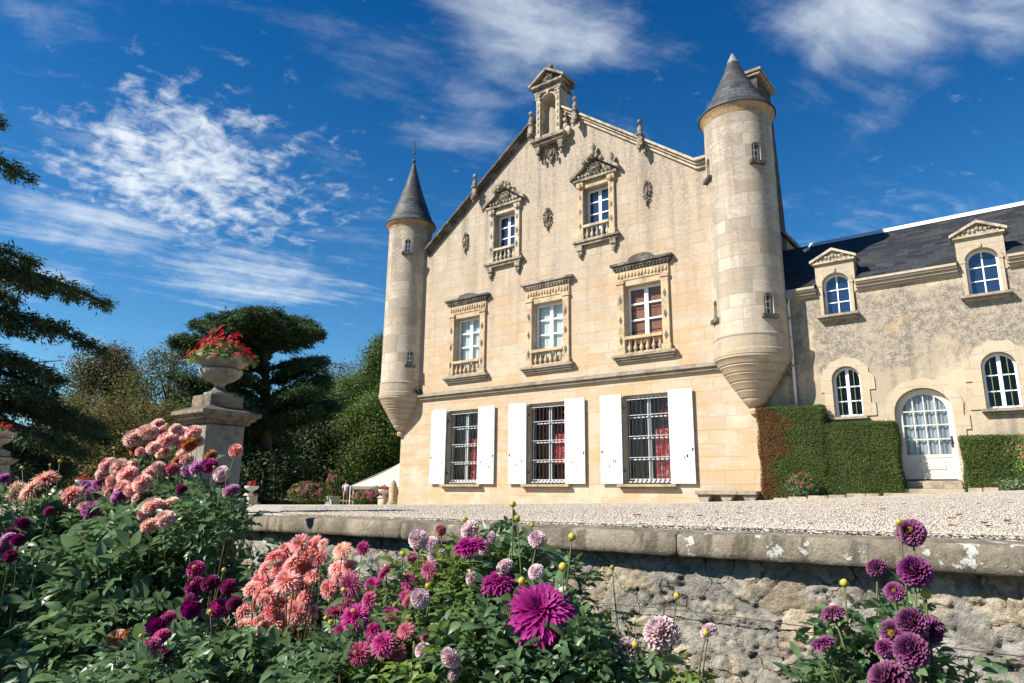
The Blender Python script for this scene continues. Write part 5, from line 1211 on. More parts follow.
def parasol():
    top = far(402, 462, 36.5); g = gz(top.x, top.y)
    u = (Vector((A.x, A.y, 0))-Vector((top.x, top.y, 0))); ln = u.length; u = u.normalized(); v = Vector((-u.y, u.x, 0)); half = ln*.98
    t = thing('parasol', (top.x, top.y, g), 'large cream canvas parasol showing left of the manor corner', 'parasol'); cz = A.z; cs_ = []
    for s, q in ((1, 0), (0, 1), (-1, 0), (0, -1)): p = Vector((top.x, top.y, 0))+(u*s+v*q)*half; cs_.append((p.x, p.y, cz))
    tpv = (top.x, top.y, top.z); vs = []; fs = []
    for i in range(4):                      # sagging panels between the ribs
        a, b = Vector(cs_[i]), Vector(cs_[(i+1) % 4]); k = 8; base_ = len(vs)
        for r_ in range(k+1):
            f = r_/k
            for c_ in range(k+1):
                e = a.lerp(b, c_/k); p = Vector(tpv).lerp(e, f); p.z -= .12*math.sin(f*PI)*math.sin(c_/k*PI)+.05*math.sin(f*PI); vs.append(tuple(p))
        fs += [(base_+r_*(k+1)+c_, base_+(r_+1)*(k+1)+c_, base_+(r_+1)*(k+1)+c_+1, base_+r_*(k+1)+c_+1) for r_ in range(k) for c_ in range(k)]
        b0 = len(vs)
        for c_ in range(k+1): e = a.lerp(b, c_/k); vs += [(e.x, e.y, e.z), (e.x, e.y, e.z-.16+.02*math.sin(c_*2))]
        fs += [(b0+2*c_, b0+2*c_+1, b0+2*c_+3, b0+2*c_+2) for c_ in range(k)]
    can = MB().add(vs, fs).build('canopy', M['cream_canvas'], t); md = can.modifiers.new('t', 'SOLIDIFY'); md.thickness = .012
    mb = MB()
    for c_ in cs_: mb.tube([c_, (c_[0]*.03+top.x*.97, c_[1]*.03+top.y*.97, top.z-.08)], .018, 5)
    mb.build('rib', M['frame_white'], t)
    for c_ in cs_: MB().tube([(c_[0], c_[1], c_[2]), (c_[0], c_[1], gz(c_[0], c_[1])-.05)], .028, 8).build('pole', M['frame_white'], t)
parasol()

# ------------------------------------------------------------------ the visitor
def person():
    d = far(346, 490, 40.0); x, y = d.x, d.y; g = gz(x, y)
    # scale so that the head meets the height seen in the photograph
    headz = far(346, 480.5, 40.0).z; Hh = headz-g; k = Hh/1.74
    f = Vector((x, y, 0)).normalized(); s = Vector((f.y, -f.x, 0))     # facing away; s = viewer's right
    def W(a, b, c): v = Vector((x, y, g))+(s*a+f*b)*k; return (v.x, v.y, g+c*k)
    t = thing('person', (x, y, g), 'person in a pale shirt and beige shorts seen from behind, standing beside the parasol', 'person')
    J = [W(0,0,.95), W(0,0,1.15), W(0,.01,1.40), W(0,.02,1.50), W(0,.03,1.60), W(0,.03,1.70),
         W(-.10,0,.88), W(-.12,.03,.48), W(-.13,-.02,.08), W(-.14,.10,.04), W(.10,0,.88), W(.11,.02,.48), W(.11,-.02,.08), W(.12,.10,.04),
         W(-.19,.0,1.40), W(-.25,-.02,1.12), W(-.22,.10,.90), W(-.21,.14,.82), W(.19,0,1.40), W(.26,0,1.12), W(.25,.10,.90), W(.25,.14,.82)]
    E_ = [(0,1),(1,2),(2,3),(3,4),(4,5),(0,6),(6,7),(7,8),(8,9),(0,10),(10,11),(11,12),(12,13),(2,14),(14,15),(15,16),(16,17),(2,18),(18,19),(19,20),(20,21)]
    Rr = [.15,.14,.15,.06,.095,.085,.09,.062,.042,.045,.09,.062,.042,.045,.065,.045,.034,.035,.065,.045,.034,.035]
    person_skin('body', J, E_, Rr, M['skin'], t, k)
    person_skin('shirt', [W(0,0,.93), W(0,0,1.16), W(0,.01,1.40), W(-.19,0,1.40), W(-.24,-.02,1.17), W(.19,0,1.40), W(.25,0,1.17)], [(0,1),(1,2),(2,3),(3,4),(2,5),(5,6)], [.18,.17,.17,.085,.072,.085,.072], M['shirt'], t, k)
    person_skin('shorts', [W(0,0,.96), W(-.10,0,.84), W(-.115,.02,.52), W(.10,0,.84), W(.11,.02,.52)], [(0,1),(1,2),(0,3),(3,4)], [.165,.115,.095,.115,.095], M['shorts'], t, k)
    for sx in (-1, 1): a = W(sx*.125, .04, .05); MB().ball(a, (.07*k, .12*k, .055*k), 10, 6).build('shoe', M['shoe'], t, smooth=True)
    a = W(0, .015, 1.66); MB().ball(a, (.098*k, .105*k, .10*k), 12, 8).build('hair', M['hair'], t, smooth=True)
def person_skin(name, joints, edges, rad, m, parent, k):
    bm = bmesh.new(); off = wl(parent); L = bm.verts.layers.skin.verify(); vs = []
    for i, (p, r) in enumerate(zip(joints, rad)):
        v = bm.verts.new(tuple(Vector(p)-off)); v[L].radius = (r*k, r*k*.85); v[L].use_root = i == 0; vs.append(v)
    for a, b in edges: bm.edges.new((vs[a], vs[b]))
    me = bpy.data.meshes.new(name); bm.to_mesh(me); bm.free(); o = link(name, me, m, parent)
    md = o.modifiers.new('skin', 'SKIN'); md.use_smooth_shade = True; sb = o.modifiers.new('sub', 'SUBSURF'); sb.levels = 2; sb.render_levels = 2; return o
person()
# ------------------------------------------------------------------ dahlias
def petal_grid(d, ax, L, W, b0, rows, tipw, curl, cup, jit, twist=0.0):
    """one petal: starts at b0 along direction d, bends away from the flower axis by curl"""
    wv = ax.cross(d)
    if wv.length < .05: wv = Vector((1, 0, 0)).cross(d)
    wv.normalize(); up = d.cross(wv).normalized()          # towards the axis
    if up.dot(ax) < 0: up = -up
    vs = []; ts = []
    for i in range(rows+1):
        u = i/rows; wd = W*(.55, .95, 1.05, .62)[min(3, i)] if tipw else W*max(.04, (math.sin(PI*min(1, .16+u*.84)))**.75)
        c = d*(b0+(L-b0)*u) - up*(curl*u*u*L)
        for sx in (-1, 0, 1): vs.append(c + wv*(wd*.5*sx) + up*(cup*abs(sx)*wd*(1-.3*u))); ts.append((u, 0, 0))
    return vs, ts
def bloom_mesh(name, n_, pol, L, W, rows, tipw, curl, cup, b0, seed, eye=0.0, lenf=None, m=None):
    r = random.Random(seed); ax = Vector((0, 0, 1)); V = []; T = []; F = []
    for i in range(n_):
        f = (i+.5)/n_; th = math.acos(1-(1-math.cos(pol))*f); ph = i*2.39996+r.uniform(-.12, .12)
        if th < eye: continue
        th2 = th+r.uniform(-.06, .06); d = Vector((math.sin(th2)*math.cos(ph), math.sin(th2)*math.sin(ph), math.cos(th2)))
        l = L*(lenf(th/pol) if lenf else 1)*(r.uniform(.95, 1.03) if tipw else r.uniform(.86, 1.08)); vs, ts = petal_grid(d, ax, l, W*r.uniform(.85, 1.1)*(.55+.45*min(1, th/.7)), b0*l, rows, tipw, curl*r.uniform(.6, 1.4), cup, r)
        b = len(V); pr_ = r.random(); V += [tuple(v) for v in vs]; T += [(a_, b_, pr_) for a_, b_, c_ in ts]
        F += [(b+q*3+j, b+q*3+j+1, b+(q+1)*3+j+1, b+(q+1)*3+j) for q in range(rows) for j in range(2)]
    if tipw or True:                       # the closed heart of the flower
        cb = MB().ball((0, 0, 0), (L*(.60 if tipw else .30),)*3, 8, 6); b = len(V); V += cb.v; T += [(.05, 0, .3)]*len(cb.v); F += [tuple(i+b for i in f) for f in cb.f]
    if eye:
        for k in range(60):
            th = eye*.95*math.sqrt((k+.5)/60); ph = k*2.4; d = Vector((math.sin(th)*math.cos(ph), math.sin(th)*math.sin(ph), math.cos(th))); c = d*(L*.62); b = len(V); s = .035
            for (a, h) in ((0, 0), (2.1, 0), (4.2, 0)): V.append((c.x+s*math.cos(a), c.y+s*math.sin(a), c.z)); T.append((.5, 1, 0))
            V.append(tuple(c+d*.12)); T.append((.5, .8, 0)); F += [(b, b+1, b+3, b+3), (b+1, b+2, b+3, b+3), (b+2, b, b+3, b+3)]
    F = [tuple(dict.fromkeys(f)) for f in F]
    me = bpy.data.meshes.new('bloom'); me.from_pydata(V, [], F); a = me.attributes.new('pt', 'FLOAT_VECTOR', 'POINT'); a.data.foreach_set('vector', np.array(T, np.float32).ravel())
    me.polygons.foreach_set('use_smooth', [True]*len(me.polygons)); me.update(); me.materials.append(m); return me
KINDS = {
 'ball': lambda s, m: bloom_mesh('ball', 165, 2.3, 1, .30, 3, True, .02, .50, .55, s, 0, None, m),
 'balleye': lambda s, m: bloom_mesh('ball', 165, 2.2, 1, .30, 3, True, .03, .45, .50, s, .30, None, m),
 'cactus': lambda s, m: bloom_mesh('cactus', 150, 2.0, 1, .16, 4, False, .10, .34, .12, s, 0, lambda q: .62+.40*q, m),
 'cacteye': lambda s, m: bloom_mesh('cactus', 150, 1.95, 1, .16, 4, False, .12, .34, .12, s, .20, lambda q: .62+.40*q, m),
 'plate': lambda s, m: bloom_mesh('plate', 190, 1.85, 1, .24, 6, False, .20, .42, .06, s, 0, lambda q: .42+.62*q**.8, m),
 'pompon': lambda s, m: bloom_mesh('pompon', 190, 2.4, 1, .26, 3, True, .0, .55, .60, s, 0, None, m),
 'pomeye': lambda s, m: bloom_mesh('pompon', 190, 2.3, 1, .26, 3, True, .02, .5, .55, s, .35, None, m),
}
BM = {}
def bmesh_of(kind, mname, v):
    key = (kind, mname, v)
    if key not in BM: BM[key] = KINDS[kind](hash(kind) % 100 + v*17 if False else len(kind)*13+v*17, M[mname])
    return BM[key]
CAMDIR = lambda p: (-Vector(p)).normalized()
BUD = None
def bud_mesh():
    mb = MB().ball((0, 0, 0), (1, 1, .9), 8, 6)
    for q in range(6):
        a = q*PI/3; mb.add([(1.0*math.cos(a-.3), 1.0*math.sin(a-.3), -.5), (1.0*math.cos(a+.3), 1.0*math.sin(a+.3), -.5), (1.55*math.cos(a), 1.55*math.sin(a), .15)], [(0, 1, 2)])
    me = bpy.data.meshes.new('bud'); me.from_pydata(mb.v, [], mb.f); me.polygons.foreach_set('use_smooth', [True]*len(me.polygons)); me.materials.append(M['bud']); me.update(); return me
BUDM = bud_mesh()
LEAFLET = None
def compound_leaves(pts, outd, size, tone):
    """pinnate dahlia leaves: five broad leaflets on a drooping stalk"""
    n_ = len(pts); dr = unit(outd+rnd(n_)*.45+np.array([0, 0, .05])); nr = unit(np.array([0, 0, 1.])+rnd(n_)*.38+dr*.25); nr = unit(nr-dr*np.sum(nr*dr, 1, keepdims=True)); sd = np.cross(dr, nr); out = []
    for (along, side, sc) in ((1.0, 0, 1.0), (.55, .9, .78), (.55, -.9, .78), (.15, .95, .6), (.15, -.95, .6)):
        s = size[:, None]; base = pts+dr*s*along*.75-np.array([0, 0, 1.])*s*(.12+.28*along**2)*.8
        d = dr*(1.0 if side == 0 else .55)+sd*side+rnd(n_)*.14-np.array([0, 0, 1])*(.30+.15*rng.normal(size=(n_, 1)))
        L = size*sc*rng.uniform(.75, 1.12, n_); out.append(broad_leaf(base, nr+rnd(n_)*.25, d, L, L*rng.uniform(.50, .64, n_), np.clip(tone+rng.normal(0, .1, n_), 0, 1)))
    return join(out)
PROF = [(0.0, .10), (.18, .72), (.40, 1.0), (.62, .84), (.82, .46), (1.0, .02)]
def broad_leaf(pts, nrm, dirs, L, W, tone):
    nrm = unit(nrm); d = unit(dirs-nrm*np.sum(dirs*nrm, 1, keepdims=True)); s = np.cross(nrm, d); n_ = len(pts); Lc = L[:, None]; Wc = W[:, None]; dro = rng.uniform(.05, .40, (n_, 1)); cup = rng.uniform(.06, .34, (n_, 1)); cols = []
    for (u, w_) in PROF:
        c = pts+d*Lc*u-nrm*Lc*dro*u*u
        ser = 1+rng.uniform(-.10, .10, (n_, 1))
        cols += [c-s*Wc*.5*w_*ser+nrm*Wc*cup*w_, c, c+s*Wc*.5*w_*ser+nrm*Wc*cup*w_]
    k = len(cols); V = np.stack(cols, 1).reshape(-1, 3); f = np.array([(q*3+j, q*3+j+1, (q+1)*3+j+1, (q+1)*3+j) for q in range(len(PROF)-1) for j in range(2)])
    F = (f[None]+(np.arange(n_)*k)[:, None, None]).reshape(-1, 4); return V, F, np.repeat(tone, k)
QUEUE = []
def dahlia(*a, **k): QUEUE.append((a, k))
def build_dahlia(label, root, blooms, mounds, buds=(), size=.075, leaf='dahlia_leaf', stems=0, back=1.0):
    lsc = .86 if back != 1 else .66
    """blooms: (px, py, diameter in px, depth, kind, petals); mounds: (px, py, depth, half width, half height, half depth, leaves)"""
    if back != 1:
        blooms = [(a, b, c, d*back, e, f) for a, b, c, d, e, f in blooms]; mounds = [(a, b, c*back, d*back, e*back, f*back, int(g*back)) for a, b, c, d, e, f, g in mounds]; buds = [(a, b, c*back, d*back) for a, b, c, d in buds]; root = (root[0], root[1], root[2]*back)
    P0 = at(root[0], root[1], root[2]); base = (P0.x, root[2], -1.12); t = thing('dahlia_plant', base, label, 'dahlia'); mb = MB()
    def stem(to, head=.0, r=.0045):
        to = Vector(to); g = Vector((base[0]+(to.x-base[0])*.45+rng.normal()*.05, base[1]+(to.y-base[1])*.45+rng.normal()*.04, -1.14))
        c1 = g.lerp(to, .55)+Vector((rng.normal()*.02, rng.normal()*.02, .10)); pts = []
        for q in range(9):
            u = q/8; pts.append(g*(1-u)**2+c1*2*u*(1-u)+to*u*u)
        mb.tube(pts, [r*1.7-(r*.8)*q/8 for q in range(9)], 6)
    for i, (px, py, dpx, Y, kind, pm) in enumerate(blooms):
        Y = Y+rng.uniform(-.05, .05); p = at(px, py, Y); dep = -(RM.T @ np.array(p))[2]; R = dpx/2*dep/FOC*1.04
        nv = CAMDIR(p)*rng.uniform(.35, .8)+Vector((0, 0, 1))*rng.uniform(.0, .4)+sdir*rng.uniform(.5, .9)+Vector(rng.normal(size=3)*.32)
        if kind == 'plate0': nv = CAMDIR(p)*.8+Vector((0, 0, .75)); kind = 'plate'
        if kind == 'side': nv = Vector((rng.uniform(-1, -.4), -.2, .7)); kind = 'ball'
        if kind == 'sidepom': nv = Vector((-.35, -.15, .95)); kind = 'plate'
        if kind == 'up': nv = Vector((.1, -.35, 1)); kind = 'plate'
        nv.normalize(); o = bpy.data.objects.new('bloom', bmesh_of(kind, pm, int(rng.integers(0, 4)))); C.objects.link(o); o.parent = t
        o.location = p-Vector(base)-nv*R*.25; sq = rng.uniform(.72, .95) if kind in ('ball', 'balleye', 'pompon', 'pomeye') else rng.uniform(.62, .9); o.scale = (R, R, R*sq)
        q = nv.to_track_quat('Z', 'Y'); o.rotation_euler = (q.to_matrix() @ Matrix.Rotation(rng.uniform(0, 6.28), 3, 'Z')).to_euler()
        stem(p-nv*R*.3, 0, .0018+.013*R)
    for (px, py, Y, r) in buds:
        p = at(px, py, Y); o = bpy.data.objects.new('bud', BUDM); C.objects.link(o); o.parent = t; o.location = p-Vector(base); o.scale = (r*.8, r*.8, r*.95); o.rotation_euler = (rng.normal()*.4, rng.normal()*.4, rng.uniform(0, 6)); stem(p, 0, .0022)
    parts = []
    for (px, py, Y, rx, rz, ry, nl) in mounds:
        nl = int(nl*(1.5 if back != 1 else 2.0)); c = at(px, py, Y+.07)+Vector((0, 0, -.015)); d = unit(rnd(nl)); rr = rng.uniform(.30, 1, (nl, 1))**.42; p = np.array(c)+d*rr*np.array([rx, ry, rz])*(1+.16*rng.normal(size=(nl, 1)))
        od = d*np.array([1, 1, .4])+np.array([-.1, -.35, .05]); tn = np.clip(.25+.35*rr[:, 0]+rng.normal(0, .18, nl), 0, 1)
        free = np.ones(nl, bool)
        for cp, R in CLEAR:                # blooms stand clear of the leaves, facing the open side of the bed
            f = np.array((-Vector(cp)).normalized()+Vector((0, 0, .10))); f /= np.linalg.norm(f); rel = p+np.array([0, 0, -.02])-np.array(cp); al = rel@f; perp = np.linalg.norm(rel-al[:, None]*f, axis=1)
            free &= ~((al > -R*.6) & (al < 1.0) & (perp < R*.95+.018))
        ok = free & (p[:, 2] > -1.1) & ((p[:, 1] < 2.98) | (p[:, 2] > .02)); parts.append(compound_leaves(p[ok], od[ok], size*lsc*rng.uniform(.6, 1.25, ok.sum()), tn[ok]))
        for q in range(stems or max(3, nl//24)):
            j = rng.integers(0, nl); stem(p[j], 0, .0035)
    if parts:
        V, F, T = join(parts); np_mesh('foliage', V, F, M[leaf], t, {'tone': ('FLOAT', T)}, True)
    mb.build('stems', M['stem'], t, smooth=True); return t

# -- far left: salmon cactus dahlias
dahlia('tall dahlia with spiky salmon blooms at the left edge of the bed', (60, 640, 1.25),
  [(44, 476, 30, 1.25, 'cactus', 'p_salmon'), (26, 489, 30, 1.2, 'cactus', 'p_salmon'), (12, 490, 24, 1.3, 'cactus', 'p_salmon'), (69, 493, 25, 1.3, 'cactus', 'p_salmon'), (86, 505, 19, 1.35, 'cactus', 'p_salmon'), (64, 512, 12, 1.3, 'cactus', 'p_spent'), (87, 531, 13, 1.3, 'ball', 'p_spent')],
  [(40, 560, 1.25, .42, .26, .22, 250), (70, 620, 1.1, .40, .26, .22, 260), (20, 620, 1.2, .36, .26, .22, 220), (60, 525, 1.35, .30, .13, .16, 110), (110, 655, 1.05, .3, .2, .2, 160)],
  [(22, 468, 1.25, .012), (60, 461, 1.3, .010), (50, 465, 1.3, .008), (55, 488, 1.3, .009)], .10, back=1.35)
dahlia('shaded dahlia with small dark violet blooms low at the left edge', (8, 640, 1.1),
  [(6, 538, 16, 1.05, 'ball', 'p_violet'), (3, 549, 15, 1.05, 'ball', 'p_violet'), (16, 539, 13, 1.05, 'ball', 'p_deep'), (24, 522, 14, 1.1, 'ball', 'p_deep'), (9, 556, 13, 1.0, 'ball', 'p_deep'), (4, 477, 13, 1.3, 'ball', 'p_violet'), (48, 510, 10, 1.15, 'ball', 'p_deep'), (12, 530, 11, 1.1, 'ball', 'p_deep')],
  [(0, 590, 1.05, .22, .22, .15, 110), (-30, 540, 1.1, .25, .3, .2, 120)], (), .09, back=1.15)
dahlia('violet pompon dahlia between the salmon and the pink dahlias', (95, 620, 1.45),
  [(95, 492, 20, 1.45, 'ball', 'p_violet'), (98, 481, 14, 1.5, 'ball', 'p_violet'), (84, 487, 13, 1.5, 'ball', 'p_violet'), (91, 509, 19, 1.4, 'ball', 'p_violet'), (120, 493, 21, 1.4, 'ball', 'p_violet'), (108, 486, 12, 1.5, 'ball', 'p_rose'), (122, 478, 12, 1.5, 'ball', 'p_violet')],
  [(95, 540, 1.45, .24, .16, .15, 120)], [(97, 503, 1.4, .008)], .095, back=1.3)
# -- tall pink pompon dahlias
pk = 'p_pink'
dahlia('tallest dahlia with soft pink yellow-centred balls before the urn pedestal', (150, 640, 1.4),
  [(134, 436, 22, 1.45, 'balleye', pk), (148, 430, 20, 1.5, 'ball', pk), (157, 423, 14, 1.5, 'ball', pk), (167, 438, 20, 1.45, 'balleye', pk), (180, 432, 16, 1.55, 'ball', pk), (192, 432, 17, 1.5, 'ball', pk), (107, 464, 18, 1.4, 'balleye', pk), (118, 468, 20, 1.35, 'ball', pk), (126, 474, 21, 1.35, 'balleye', pk), (141, 482, 20, 1.3, 'balleye', pk), (114, 479, 15, 1.4, 'ball', pk),
   (154, 504, 21, 1.25, 'balleye', pk), (164, 518, 21, 1.22, 'balleye', pk), (149, 524, 17, 1.2, 'balleye', 'p_salmon'), (129, 501, 15, 1.35, 'ball', pk), (235, 450, 14, 1.9, 'ball', 'p_coral'), (182, 453, 14, 1.5, 'ball', pk), (171, 468, 15, 1.45, 'ball', 'p_rose'), (116, 638, 20, 1.05, 'balleye', 'p_salmon'), (127, 634, 12, 1.05, 'ball', 'p_spent'), (153, 437, 14, 1.5, 'ball', pk), (139, 452, 10, 1.45, 'ball', pk),
   (189, 443, 15, 1.45, 'ball', 'p_spent'), (181, 441, 16, 1.5, 'ball', pk), (163, 451, 15, 1.45, 'ball', pk), (134, 450, 11, 1.45, 'ball', 'p_spent'), (210, 455, 13, 1.6, 'ball', 'p_spent'), (132, 465, 15, 1.4, 'ball', pk), (177, 460, 12, 1.45, 'ball', 'p_spent'), (144, 513, 14, 1.3, 'ball', pk), (160, 466, 15, 1.42, 'ball', pk), (152, 447, 14, 1.45, 'ball', pk), (100, 473, 13, 1.4, 'ball', pk), (160, 430, 14, 1.5, 'ball', pk), (175, 428, 13, 1.5, 'ball', pk), (198, 440, 13, 1.5, 'ball', pk), (121, 487, 16, 1.36, 'balleye', pk), (149, 472, 16, 1.4, 'ball', pk), (109, 490, 13, 1.4, 'ball', pk), (172, 502, 16, 1.3, 'ball', pk), (140, 497, 16, 1.32, 'balleye', pk), (186, 458, 14, 1.5, 'ball', pk), (130, 489, 15, 1.34, 'ball', pk), (134, 536, 13, 1.2, 'ball', 'p_spent')],
  [(150, 570, 1.3, .34, .27, .20, 260), (185, 520, 1.45, .26, .16, .16, 130), (140, 520, 1.42, .22, .16, .15, 110), (115, 600, 1.15, .28, .24, .2, 200), (165, 475, 1.55, .20, .12, .13, 46), (190, 590, 1.4, .28, .24, .18, 170)],
  [(167, 425, 1.5, .011), (114, 448, 1.4, .008)], .10, back=1.35)
dahlia('violet and mauve dahlia growing against the foot of the tall pedestal', (215, 600, 1.9),
  [(196, 466, 16, 1.8, 'ball', 'p_violet'), (209, 464, 17, 1.8, 'ball', 'p_magenta'), (231, 489, 18, 1.75, 'ball', 'p_violet'), (220, 473, 17, 1.85, 'ball', 'p_pale'), (221, 482, 12, 1.85, 'ball', 'p_magenta'), (187, 470, 12, 1.8, 'ball', 'p_violet'), (181, 488, 11, 1.75, 'ball', 'p_deep')],
  [(205, 520, 1.75, .26, .15, .14, 130), (215, 500, 1.9, .18, .09, .1, 44)], [(227, 471, 1.8, .010), (214, 467, 1.8, .008)], .075)
# -- dark magenta pompons
dm = 'p_deep'
dahlia('dark magenta pompon dahlia low before the coral dahlia', (210, 690, 1.45),
  [(195, 568, 18, 1.45, 'pomeye', 'p_magenta'), (194, 585, 20, 1.42, 'pomeye', dm), (210, 581, 19, 1.45, 'pompon', dm), (227, 586, 16, 1.5, 'pompon', dm), (189, 608, 20, 1.4, 'pompon', dm), (197, 617, 14, 1.4, 'pompon', dm), (218, 606, 21, 1.42, 'pompon', 'p_magenta'), (233, 602, 16, 1.45, 'pompon', dm), (167, 616, 16, 1.32, 'pompon', 'p_magenta'), (156, 626, 18, 1.28, 'pompon', dm), (160, 636, 19, 1.25, 'pompon', 'p_magenta'), (151, 644, 18, 1.22, 'pompon', 'p_magenta'), (161, 654, 20, 1.22, 'pompon', dm), (189, 598, 11, 1.42, 'pompon', 'p_magenta')],
  [(208, 668, 1.4, .30, .16, .16, 200), (150, 690, 1.15, .30, .16, .16, 180), (250, 680, 1.45, .24, .18, .15, 130)], [(224, 570, 1.5, .011), (210, 612, 1.42, .012), (141, 636, 1.2, .009)], .085)
# -- coral cactus mass
co = 'p_coral'
cb = [(299, 543, 22), (312, 544, 20), (285, 549, 22), (274, 553, 20), (322, 543, 12), (290, 560, 26), (276, 567, 20), (304, 568, 26), (318, 556, 20), (262, 579, 22), (286, 579, 28), (300, 583, 26), (290, 600, 30), (277, 603, 24), (303, 597, 22), (272, 619, 28), (284, 623, 22), (296, 627, 26), (266, 612, 20), (241, 610, 20), (242, 624, 20), (249, 587, 18), (258, 591, 14), (336, 566, 20), (349, 566, 18), (338, 574, 14), (341, 549, 20), (305, 553, 18), (268, 592, 20), (294, 612, 24), (262, 626, 20), (280, 608, 22), (304, 616, 20), (252, 604, 18), (312, 574, 20), (262, 568, 18), (300, 560, 20), (278, 632, 20), (262, 598, 14), (256, 620, 15), (327, 588, 20), (312, 610, 13)]
dahlia('large coral-pink spiky dahlia massed in front of the terrace wall', (290, 690, 1.8),
  [(x, y, d*1.12, 1.72+.10*((i*7) % 5)/5, ('cactus', 'cacteye')[i % 4 == 0], co if i not in (26, 30) else 'p_salmon') for i, (x, y, d) in enumerate(cb)],
  [(290, 672, 1.8, .36, .15, .15, 230), (298, 585, 1.92, .30, .20, .12, 170), (330, 640, 1.85, .22, .18, .12, 110)], [(250, 568, 1.8, .010), (330, 600, 1.75, .012), (326, 618, 1.75, .011)], .075)
# -- magenta cactus
mg_ = 'p_magenta'
dahlia('bright magenta spiky dahlia with pale petal tips right of the coral one', (365, 690, 1.65),
  [(348, 586, 28, 1.62, 'cactus', mg_), (354, 614, 33, 1.58, 'cacteye', mg_), (337, 609, 27, 1.65, 'cactus', mg_), (383, 641, 31, 1.5, 'cactus', mg_), (374, 626, 25, 1.55, 'cactus', mg_), (357, 653, 27, 1.48, 'cacteye', 'p_rose'), (342, 628, 19, 1.62, 'cactus', mg_), (383, 570, 24, 1.75, 'cactus', mg_), (361, 548, 16, 1.8, 'cactus', mg_), (405, 629, 21, 1.55, 'cactus', 'p_rose'), (409, 580, 21, 1.7, 'cactus', mg_), (405, 595, 21, 1.68, 'cactus', mg_), (427, 570, 21, 1.75, 'cactus', mg_), (412, 558, 15, 1.8, 'cactus', mg_), (406, 600, 17, 1.66, 'cactus', 'p_rose'), (424, 634, 15, 1.6, 'cactus', mg_), (366, 600, 22, 1.62, 'cactus', mg_), (392, 612, 20, 1.6, 'cactus', mg_), (370, 640, 22, 1.52, 'cactus', mg_), (396, 652, 22, 1.5, 'cactus', 'p_rose'), (345, 602, 20, 1.63, 'cactus', mg_), (372, 582, 18, 1.7, 'cactus', mg_), (431, 630, 13, 1.6, 'cactus', mg_)],
  [(370, 670, 1.55, .30, .18, .16, 210), (395, 620, 1.75, .26, .20, .13, 150), (345, 690, 1.45, .22, .16, .15, 130)], [(386, 566, 1.72, .010), (344, 590, 1.6, .012), (331, 622, 1.6, .012), (330, 645, 1.6, .010), (402, 553, 1.8, .009)], .075)
# -- pale lilac balls
pa = 'p_pale'
dahlia('pale lilac-white ball dahlia in the middle of the bed', (440, 690, 1.75),
  [(418, 538, 20, 1.85, 'ball', pa), (438, 555, 20, 1.8, 'ball', pa), (430, 543, 16, 1.85, 'ball', pa), (421, 597, 20, 1.65, 'ball', pa), (422, 650, 17, 1.55, 'ball', pa), (449, 660, 22, 1.5, 'ball', pa), (453, 673, 14, 1.5, 'ball', pa), (468, 529, 20, 1.9, 'ball', pa), (486, 542, 17, 1.9, 'ball', pa), (489, 536, 13, 1.9, 'ball', pa), (503, 566, 19, 1.85, 'ball', pa), (537, 538, 18, 1.9, 'ball', pa), (535, 571, 17, 1.85, 'ball', pa), (470, 578, 14, 1.8, 'ball', pa), (440, 530, 11, 1.9, 'ball', 'p_rose'), (484, 549, 13, 1.9, 'ball', pa)],
  [(445, 620, 1.75, .28, .22, .14, 220), (468, 580, 1.9, .24, .14, .12, 100), (430, 665, 1.55, .26, .16, .14, 170), (455, 590, 1.85, .22, .16, .1, 110)], [(428, 586, 1.7, .011), (434, 620, 1.65, .010), (403, 554, 1.8, .010), (477, 528, 1.9, .010), (522, 583, 1.8, .014)], .07, 'dahlia_leaf_light')
# -- vivid magenta dinner-plate
dahlia('tall dahlia with huge vivid magenta dinner-plate bloom at the centre of the bed', (530, 690, 1.75),
  [(541, 605, 74, 1.66, 'plate0', 'p_plate'), (499, 577, 40, 1.78, 'up', 'p_plate'), (469, 541, 36, 1.85, 'up', 'p_plate')],
  [(520, 660, 1.7, .34, .20, .15, 240), (508, 570, 1.92, .18, .16, .1, 60), (560, 660, 1.75, .26, .18, .14, 170), (500, 620, 1.8, .26, .18, .12, 140), (555, 572, 1.95, .11, .08, .08, 22), (590, 670, 1.85, .18, .14, .1, 80), (490, 665, 1.6, .26, .16, .14, 140), (515, 540, 1.95, .06, .08, .05, 14)],
  [(513, 504, 1.85, .013), (517, 518, 1.86, .012), (572, 537, 1.8, .015), (563, 567, 1.75, .016), (522, 581, 1.75, .015), (532, 525, 1.9, .009), (465, 519, 1.9, .012)], .08)
# -- pale clump before the bare wall
dahlia('small pale lilac dahlia standing alone before the bare rubble wall', (650, 700, 2.0),
  [(659, 630, 36, 1.95, 'ball', pa), (625, 646, 30, 1.95, 'ball', pa), (707, 629, 18, 2.0, 'side', pa)],
  [(640, 680, 1.95, .20, .12, .10, 90), (670, 680, 2.0, .13, .08, .08, 40), (605, 640, 2.1, .10, .12, .06, 26)], [(677, 596, 2.0, .012), (635, 645, 1.9, .012), (706, 633, 1.98, .011), (612, 567, 2.1, .008)], .055, 'dahlia_leaf_light')
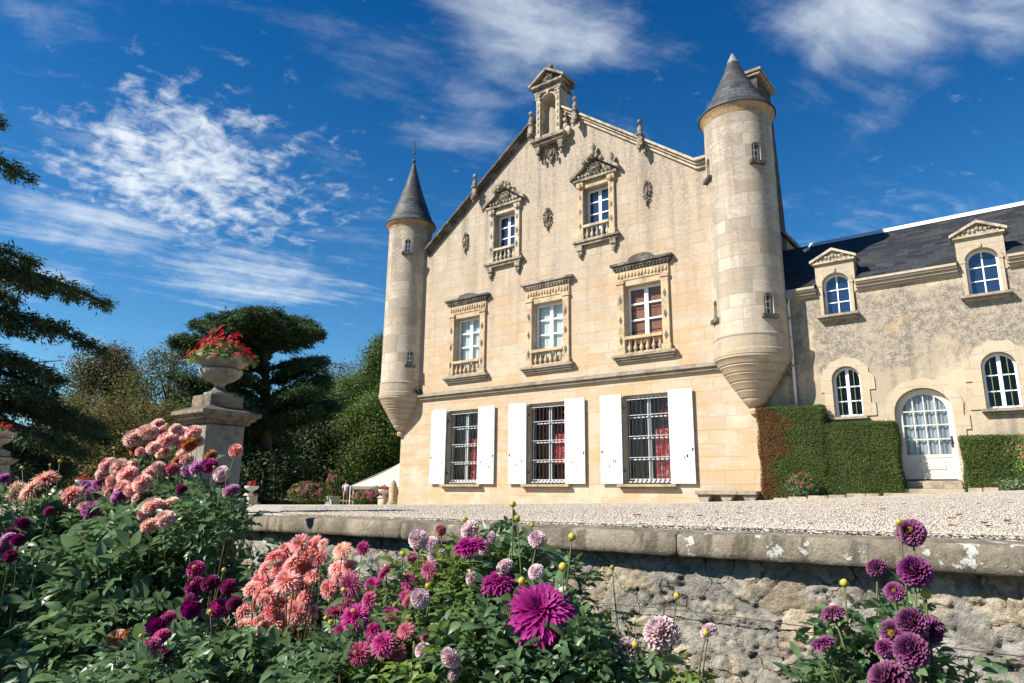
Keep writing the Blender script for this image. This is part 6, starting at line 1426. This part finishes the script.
# -- dark purple group on the right
pu = 'p_purple'
dahlia('dark purple ball dahlia on thin stems at the right before the bare wall', (890, 720, 1.85),
  [(910, 531, 28, 1.85, 'pomeye', pu), (915, 570, 31, 1.82, 'pompon', pu), (875, 566, 20, 1.9, 'side', pu), (894, 591, 19, 1.85, 'pomeye', pu), (831, 609, 27, 1.8, 'sidepom', pu), (821, 639, 27, 1.78, 'sidepom', pu), (913, 623, 30, 1.78, 'pompon', pu), (925, 627, 32, 1.82, 'pompon', pu), (893, 634, 30, 1.75, 'pomeye', pu), (911, 650, 33, 1.7, 'pompon', pu), (885, 681, 44, 1.62, 'ball', pu), (884, 647, 18, 1.75, 'ball', pu)],
  [(880, 655, 1.8, .14, .12, .09, 60), (905, 690, 1.8, .20, .12, .10, 80), (850, 680, 1.85, .10, .09, .07, 34), (870, 625, 1.85, .09, .09, .06, 20), (900, 605, 1.9, .06, .07, .05, 12)], [(844, 583, 1.85, .012), (926, 594, 1.8, .013), (899, 522, 1.85, .008)], .062)
CLEAR = []
for a, k in QUEUE:
    bk = k.get('back', 1.0)
    for b in a[2]:
        cp = at(b[0], b[1], b[3]*bk); CLEAR.append((cp, b[2]/2*(-(RM.T @ np.array(cp))[2])/FOC))
for a, k in QUEUE: build_dahlia(*a, **k)
# unseen dahlias added left of the view to shade the leftmost flowers
for i, (x, y, lab) in enumerate(((-5.6, .45, 'unseen leafy dahlia added for its shade left of the view, nearer the terrace'), (-4.75, -.05, 'unseen leafy dahlia added for its shade left of the view, nearer the path'))):
    t = thing('dahlia_plant', (x, y, -1.12), lab, 'dahlia'); nl = 900; d = unit(rnd(nl)); rr = rng.uniform(.2, 1, (nl, 1))**.45
    p = np.array([x, y, -.10])+d*rr*np.array([.50, .50, 1.0]); V, F, T = compound_leaves(p, d+np.array([0, 0, .1]), .09*rng.uniform(.7, 1.25, nl), np.clip(rng.normal(.5, .2, nl), 0, 1)); np_mesh('foliage', V, F, M['dahlia_leaf'], t, {'tone': ('FLOAT', T)}, True)
    mb = MB()
    for q in range(10): j = q*7; mb.tube([(x, y, -1.14), tuple((np.array([x, y, -.7])+p[j])/2), tuple(p[j])], [.008, .006, .003], 5)
    mb.build('stems', M['stem'], t)
